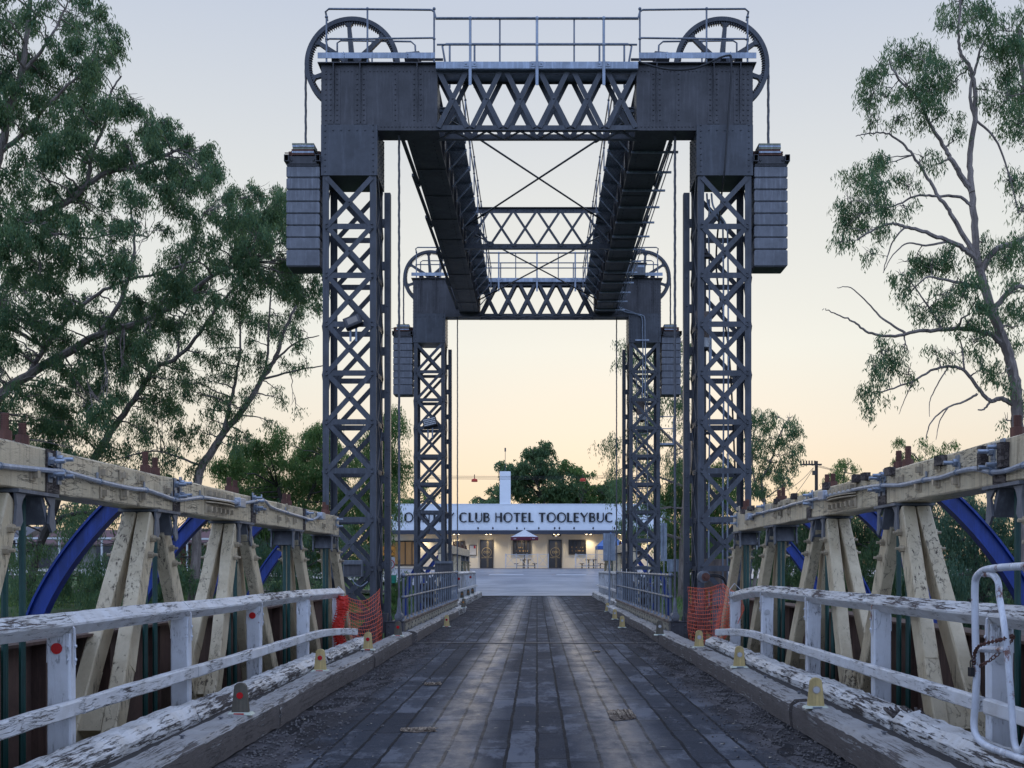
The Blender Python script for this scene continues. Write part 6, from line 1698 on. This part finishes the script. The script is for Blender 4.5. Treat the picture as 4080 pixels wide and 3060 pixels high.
# hanging branches seen through the left truss
tree('weeping_gum','gum with low hanging branches seen under the left top chord','tree',58,(72,1330),[([(60,1340),(68,1250),(85,1180),(120,1090),(140,1000)],11,8),([(85,1180),(130,1120),(190,1108),(225,1130)],6,3),([(300,1330),(330,1250),(360,1160),(330,1080)],2.5,1.5)],
   fill([(-60,1060),(760,1080),(760,1270),(-60,1330)],46,28,50,7,6,.45,1.0)+fill([(150,1200),(420,1180),(420,1330),(160,1340)],12,24,40,8,3,.6,.9),'leafgum','barkdark',per=30,group='trees on the far bank',seed=10,droop=1.1)
tree('weeping_gum','grey green hanging foliage low behind the left truss near the tower','tree',57,(650,1330),[([(650,1340),(660,1240),(640,1180)],3,2),([(650,1300),(610,1240),(590,1180)],2,1)],
   fill([(500,1120),(760,1120),(830,1240),(760,1290),(520,1300)],22,24,40,12,3,.5,1.0),'leafgrey','barkdark',per=14,group='trees on the far bank',seed=21,droop=1.1)
for k, (u, v, w_, lb) in enumerate(((865,1260,34,'small leafy shrub behind the pipe railing left of the far tower'),(842,1310,30,'low green shrub at the foot of the left guide channel'))):
    tree('shrub',lb,'shrub',58,(u,1330),[([(u,1335),(u+3,v)],1.5,1)],[(u-8,v,w_*.6,w_*.8,0,1.1),(u+14,v-15,w_*.6,w_*.8,.5,1.1),(u,v+25,w_*.6,w_*.6,-.5,1)],'leafbright','barkdark',per=26,group='shrubs by the far bank',seed=30+k,droop=1.1)

# --- tall gum at the right
R_lim = [([(2225,1500),(2212,1200),(2203,1000),(2199,936),(2196,857),(2187,794),(2168,735),(2143,672),(2118,590),(2111,559),(2106,500),(2100,417),(2095,345),(2106,259),(2106,201),(2095,146),(2074,112),(2071,58),(2080,-40)],17,2),
 ([(2106,259),(2095,200),(2110,140),(2118,106),(2135,75),(2150,40)],4,1.5),
 ([(2100,417),(2074,374),(2055,345),(2040,319),(2008,267),(1985,213),(1942,173),(1919,127)],7,1.8),
 ([(2111,559),(2070,490),(2050,455),(2023,417),(1994,368),(1962,322),(1922,290),(1880,288),(1850,293)],6,1),
 ([(2100,449),(2074,426),(2023,424),(1979,423),(1945,440),(1915,450)],4,1.5),
 ([(2111,559),(2085,540),(2049,521),(2002,503),(1955,490),(1923,484),(1880,500),(1850,520)],7,1.5),([(1955,490),(1930,520),(1915,560),(1908,590)],2.4,.8),([(2049,521),(2000,530),(1960,525),(1930,550),(1910,585)],3,.8),
 ([(2174,754),(2143,725),(2096,710),(2036,713),(1986,716),(1923,727),(1876,718),(1845,696),(1815,682),(1782,667)],7,1),([(1955,719),(1907,688),(1880,660),(1838,622),(1808,622)],3,.7),([(2036,713),(2010,670),(1990,640),(1960,600)],3,1.2),([(1780,667),(1776,670)],1,.6),
 ([(2187,873),(2158,860),(2140,867),(2115,841),(2083,801),(2049,791),(2011,801),(1973,823),(1923,841),(1890,850)],6,1.3),([(2111,851),(2080,868),(2049,879),(2017,904),(2004,930),(2000,950)],3,.9),([(2049,879),(2030,910),(2022,950)],1.8,.6),([(2140,867),(2125,884),(2112,886)],3,1.5),
 ([(2049,791),(2020,840),(2008,870),(2008,900)],1.8,.6),([(1973,823),(1955,860),(1942,895)],1.6,.5),([(2124,622),(2080,612),(2040,605),(2000,600),(1960,640)],5,1.2),([(2083,801),(2075,740),(2060,720)],2.4,1),([(1985,213),(2000,160),(1995,130)],2.5,1),
 ([(2143,672),(2180,630),(2215,620),(2260,650)],7,4),([(2106,259),(2150,300),(2180,380),(2200,460)],3,1.5),([(2118,590),(2150,540),(2200,520),(2260,470),(2240,300),(2220,200)],8,3)]
clR = [(1945,112,42,32),(1905,140,34,34),(1985,118,46,34),(2030,140,36,32),(1880,180,26,34),(1872,215,12,22,0,.7),(1915,205,34,26),(1960,175,44,30),(2005,190,44,36),(2050,185,34,34),(1990,240,36,30,0,.8),(1940,250,26,24,0,.6),(2040,240,30,28,0,.7),(1895,255,24,24,0,.6),
 (2080,14,46,32),(2050,50,26,28,0,.8),(2120,20,40,32),(2150,70,44,32),(2110,72,28,24,0,.7),(2180,60,40,44),(2200,110,44,44),(2160,130,36,36,0,.8),(2205,180,40,48),(2170,210,36,40,0,.8),(2200,260,40,44,0,.8),(2130,190,24,26,0,.6),(2080,130,26,22,0,.5),
 (1888,345,38,30),(1850,385,42,36),(1905,385,40,32),(1832,430,32,32),(1870,440,40,34),(1918,435,36,30,0,.8),(1960,390,34,26,0,.7),(1825,480,26,26),(1850,500,34,26),(1815,520,18,22),(1895,490,30,22,0,.7),(1875,545,20,20,0,.7),(1955,445,26,22,0,.6),(2000,330,28,24,0,.6),(2060,300,26,26,0,.5),(2030,350,24,24,0,.5),
 (1975,560,40,28),(2010,570,44,32),(1945,590,30,22),(1960,620,26,24,0,.8),(2050,545,34,26,0,.7),(2090,600,34,30),(2110,570,30,36),(2075,640,36,30),(2030,630,36,28,0,.8),(2115,640,34,34),(2090,690,40,26),(2000,660,26,30,0,.8),(2040,680,30,20,0,.7),(1975,665,18,20,0,.6),
 (1905,752,38,30),(1890,790,26,30),(1930,780,28,28,0,.8),(1955,755,22,18,0,.6),(1870,845,22,22),(1878,880,16,26),(1900,850,22,16,0,.7),(1960,800,24,20,0,.6),(2020,755,26,16,0,.6),(2055,765,20,26,0,.6),(2100,740,34,30),(2125,790,24,30,0,.7),(2165,800,28,36),(2190,700,36,46),(2200,620,36,50),(2170,560,36,40),(2210,530,34,50),(2130,520,24,24,0,.6),(2190,380,34,50,0,.8),(2210,450,30,44,0,.8),(2205,860,22,44,0,.7),(2175,905,16,20,0,.5)]
tree('gum_tree','tall open river gum at the right with a pale leaning trunk and bare dead limbs','tree',40,(2225,1500),R_lim,clR,'leafgum','bark',per=25,group='river gums on the far bank',seed=12,L=.18,W=.036,spray=.5,kbase=-1.2)
tree('gum_tree','river gum cut by the right edge of the view, its crown behind the dead limbs','tree',48,(2330,1500),[([(2330,1500),(2320,1100),(2290,700),(2250,400),(2215,200),(2200,60)],15,4)],
   fill([(2175,-60),(2400,-60),(2400,900),(2190,900),(2170,400)],30,34,54,13,3,.6,1.1),'leafgum','bark',per=13,group='river gums on the far bank',seed=13)
# --- trees behind the right legs
polyF = [(1322,1180),(1305,1040),(1300,960),(1318,930),(1345,890),(1335,800),(1330,740),(1345,690),(1420,640),(1480,650),(1500,760),(1505,900),(1500,1180)]
tree('gum_tree','slender gum with hanging foliage seen through the farther right leg','tree',64,(1470,1290),[([(1470,1300),(1478,1100),(1490,980),(1475,860),(1440,780),(1420,700)],9,2),([(1490,980),(1430,930),(1400,880),(1370,820)],4,1.5),([(1475,1050),(1400,1020),(1350,980)],3,1)],
   fill(polyF,44,22,38,14,3,.5,.95),'leafgum','bark',per=18,group='trees behind the right tower leg',seed=14,droop=1.1)
tree('weeping_tree','dense green weeping tree low between the two right tower legs','tree',66,(1480,1290),[([(1480,1300),(1482,1150)],5,3)],
   fill([(1415,1250),(1420,1060),(1440,980),(1520,980),(1600,1000),(1610,1180),(1590,1290),(1500,1290),(1450,1270)],32,26,42,15,2.5,.8,1.2),'leafbright','barkdark',per=30,group='trees behind the right tower leg',seed=15,droop=1.2)
polyG = [(1612,1060),(1610,900),(1622,868),(1660,872),(1700,880),(1730,905),(1737,960),(1722,1010),(1705,1040),(1650,1070)]
tree('gum_tree','rounded gum with a pale crooked trunk right of the nearer tower','tree',64,(1640,1290),[([(1625,1300),(1640,1180),(1652,1090),(1645,1040),(1665,1000),(1680,950),(1700,910)],5,1.2),([(1652,1090),(1630,1040),(1625,960),(1640,900)],3,1),([(1655,1075),(1690,1050),(1715,1030)],1.8,.7)],
   fill(polyG,34,17,28,16,1.6,.6,1.05),'leafgum','bark',per=15,group='trees right of the tower',seed=16,L=.2)
for k, (poly, n, D, lb, per) in enumerate((
   ([(1885,1075),(1888,1000),(1905,945),(1960,928),(2000,935),(2060,945),(2100,985),(2130,1060)],26,78,'feathery tree rising over the middle of the right truss',16),
   ([(1795,1080),(1790,1030),(1805,1000),(1825,985),(1850,1005),(1862,1060)],12,84,'small feathery tree beside the wooden power pole',17),
   ([(1640,1110),(1660,1070),(1700,1060),(1740,1050),(1800,1060),(1800,1110)],14,90,'low scrubby tree under the power lines right of the tower',14))):
    xs_ = [p[0] for p in poly]; cx_ = sum(xs_)/len(xs_)
    tree('feathery_tree',lb,'tree',D,(cx_,1290),[([(cx_,1240),(cx_-3,1100),(cx_+4,1010 if k < 2 else 1080)],3,1.4)],fill(poly,n,15,26,40+k,1.5,.4,.9),'leafbright','barkdark',per=per,group='distant trees on the right',seed=40+k,L=.24,W=.05,spray=.6)
# dark hedge of hanging gums behind the right truss
tree('weeping_gum','dark hanging gum foliage behind the right truss at the right edge','tree',50,(2120,1450),[([(2120,1500),(2118,1300),(2100,1150)],7,4),([(2118,1300),(2170,1200),(2200,1120)],4,2)],
   fill([(1930,1060),(2330,1030),(2330,1520),(1930,1470)],62,34,54,50,4,.9,1.3),'leafgrey','barkdark',per=26,group='hanging gums behind the right truss',seed=50,droop=1.1,kbase=-1.8)
tree('weeping_gum','dark hanging gum foliage behind the middle of the right truss','tree',54,(1850,1400),[([(1850,1450),(1855,1300),(1840,1180)],6,3)],
   fill([(1640,1090),(1960,1070),(1960,1440),(1640,1330)],56,30,48,51,4,.8,1.25),'leafdark','barkdark',per=26,group='hanging gums behind the right truss',seed=51,droop=1.1,kbase=-1.2)
# --- trees behind the hotel
for k, (cl, lb, m, per) in enumerate((
   ([(1092,1018,32,28),(1072,1060,24,26),(1110,1050,34,36),(1085,1080,30,24)],'rounded greyish tree behind the hotel pylon','leafgum',19),
   ([(1152,975,28,24),(1180,970,26,24),(1150,1010,42,34),(1190,1010,40,36),(1215,1045,44,38),(1150,1060,50,40),(1200,1075,50,32),(1120,1040,24,30),(1240,1075,34,28)],'large dark dense tree behind the middle of the hotel','leafdark',24),
   ([(1232,1010,28,22),(1256,1030,28,26),(1276,1052,26,26),(1260,1075,36,24)],'lighter green tree behind the hotel right of the dark tree','leafbright',20),
   ([(1300,1062,24,24),(1320,1050,24,26),(1345,1040,24,30),(1335,1078,36,22),(1300,1085,26,16)],'dark leafy tree over the hotel roof beside the farther right leg','leafdark',20),
   ([(1030,1078,10,9),(1042,1084,10,7),(1058,1080,14,13),(1070,1085,14,10)],'small loose tree at the roofline left of the pylon','leafgum',22),
   ([(905,1050,22,24,0,.35),(925,1075,26,20,0,.35),(890,1085,28,16,0,.6),(870,1090,24,14,0,.7),(940,1090,20,10,0,.5)],'thin bare-looking tree behind the far left leg','leafbright',12))):
    cx_ = sum(c[0] for c in cl)/len(cl)
    cl = [(c[0],c[1],c[2]*1.0,c[3]*1.0,(c[4] if len(c) > 4 else R.uniform(-2,2)),(c[5] if len(c) > 5 else 1)) for c in cl]
    sub = []
    for c in cl:
        for q in range(4): sub.append((c[0]+R.uniform(-.6,.6)*c[2],c[1]+R.uniform(-.55,.55)*c[3],c[2]*.5,c[3]*.5,c[4]+R.uniform(-1.5,1.5),c[5]*1.5))
        sub.append((c[0],c[1],c[2]*.85,c[3]*.85,c[4],c[5]))
    tree('leafy_tree',lb,'tree',112,(cx_,1240),[([(cx_,1240),(cx_+2,1130),(cx_-2,1080)],4,2)],sub,m,'barkdark',per=per*.22,group='trees behind the hotel',seed=60+k,L=.34,W=.12,droop=.5,spray=.7,k=8)
# far tree belts closing the gaps at both sides
for s, nm, poly in ((-1,'left',[(-2600,1230),(-2600,1040),(-1200,1090),(-300,1050),(-100,1090),(300,1080),(700,1110),(760,1130),(760,1230)]),(1,'right',[(1540,1230),(1560,1140),(1700,1120),(2000,1110),(2400,1060),(3600,1080),(4600,1040),(4600,1230)])):
    t = thing('distant_wood','belt of distant dark trees closing the view on the %s' % nm,'wood',P((poly[0][0]+poly[-1][0])/2,1240,135)); t['kind'] = 'stuff'
    V, ti = leaves([(tuple(P(c[0],c[1],135+c[4])),(c[2]*.054,c[2]*.05,c[3]*.054),c[5]) for c in fill(poly,130,30,60,70+s,6,.8,1.1)], np.random.default_rng(5+s), 7, .55, .24, .5, 1.0, 8)
    NLEAF += len(ti); leaf_object('crown', V, ti, M['leafdark'], t)


# grass tufts on the far bank, one mass
rng = np.random.default_rng(3); n = 26000
x = np.concatenate([rng.uniform(-34,-4.2,n//2), rng.uniform(4.2,34,n//2)]); y = 52+rng.random(n)**1.2*22
z = np.array([gz(v) for v in y])+(np.sin(x*.37+y*.2)+np.sin(x*.91))*.10-.06
h = .10+.16*rng.random(n); a = rng.random(n)*6.283; w_ = .035
b0 = np.stack([x+np.cos(a)*w_,y+np.sin(a)*w_,z],1); b1_ = np.stack([x-np.cos(a)*w_,y-np.sin(a)*w_,z],1); tp = np.stack([x+rng.normal(size=n)*.06,y+rng.normal(size=n)*.06,z+h],1)
t = thing('grass','','x',(0,0,0)); 
for k_ in ('label','category'): 
    if k_ in t: del t[k_]
V = np.stack([b0,b1_,tp,tp+np.array([.004,0,0])],1).reshape(-1,3)
g_ = leaf_object('grass_blades', V, rng.random(n), M['leafbright'], t)
g_.parent = None; g_.name = 'grass'; g_['kind'] = 'stuff'; bpy.data.objects.remove(t); g_.name = 'grass'
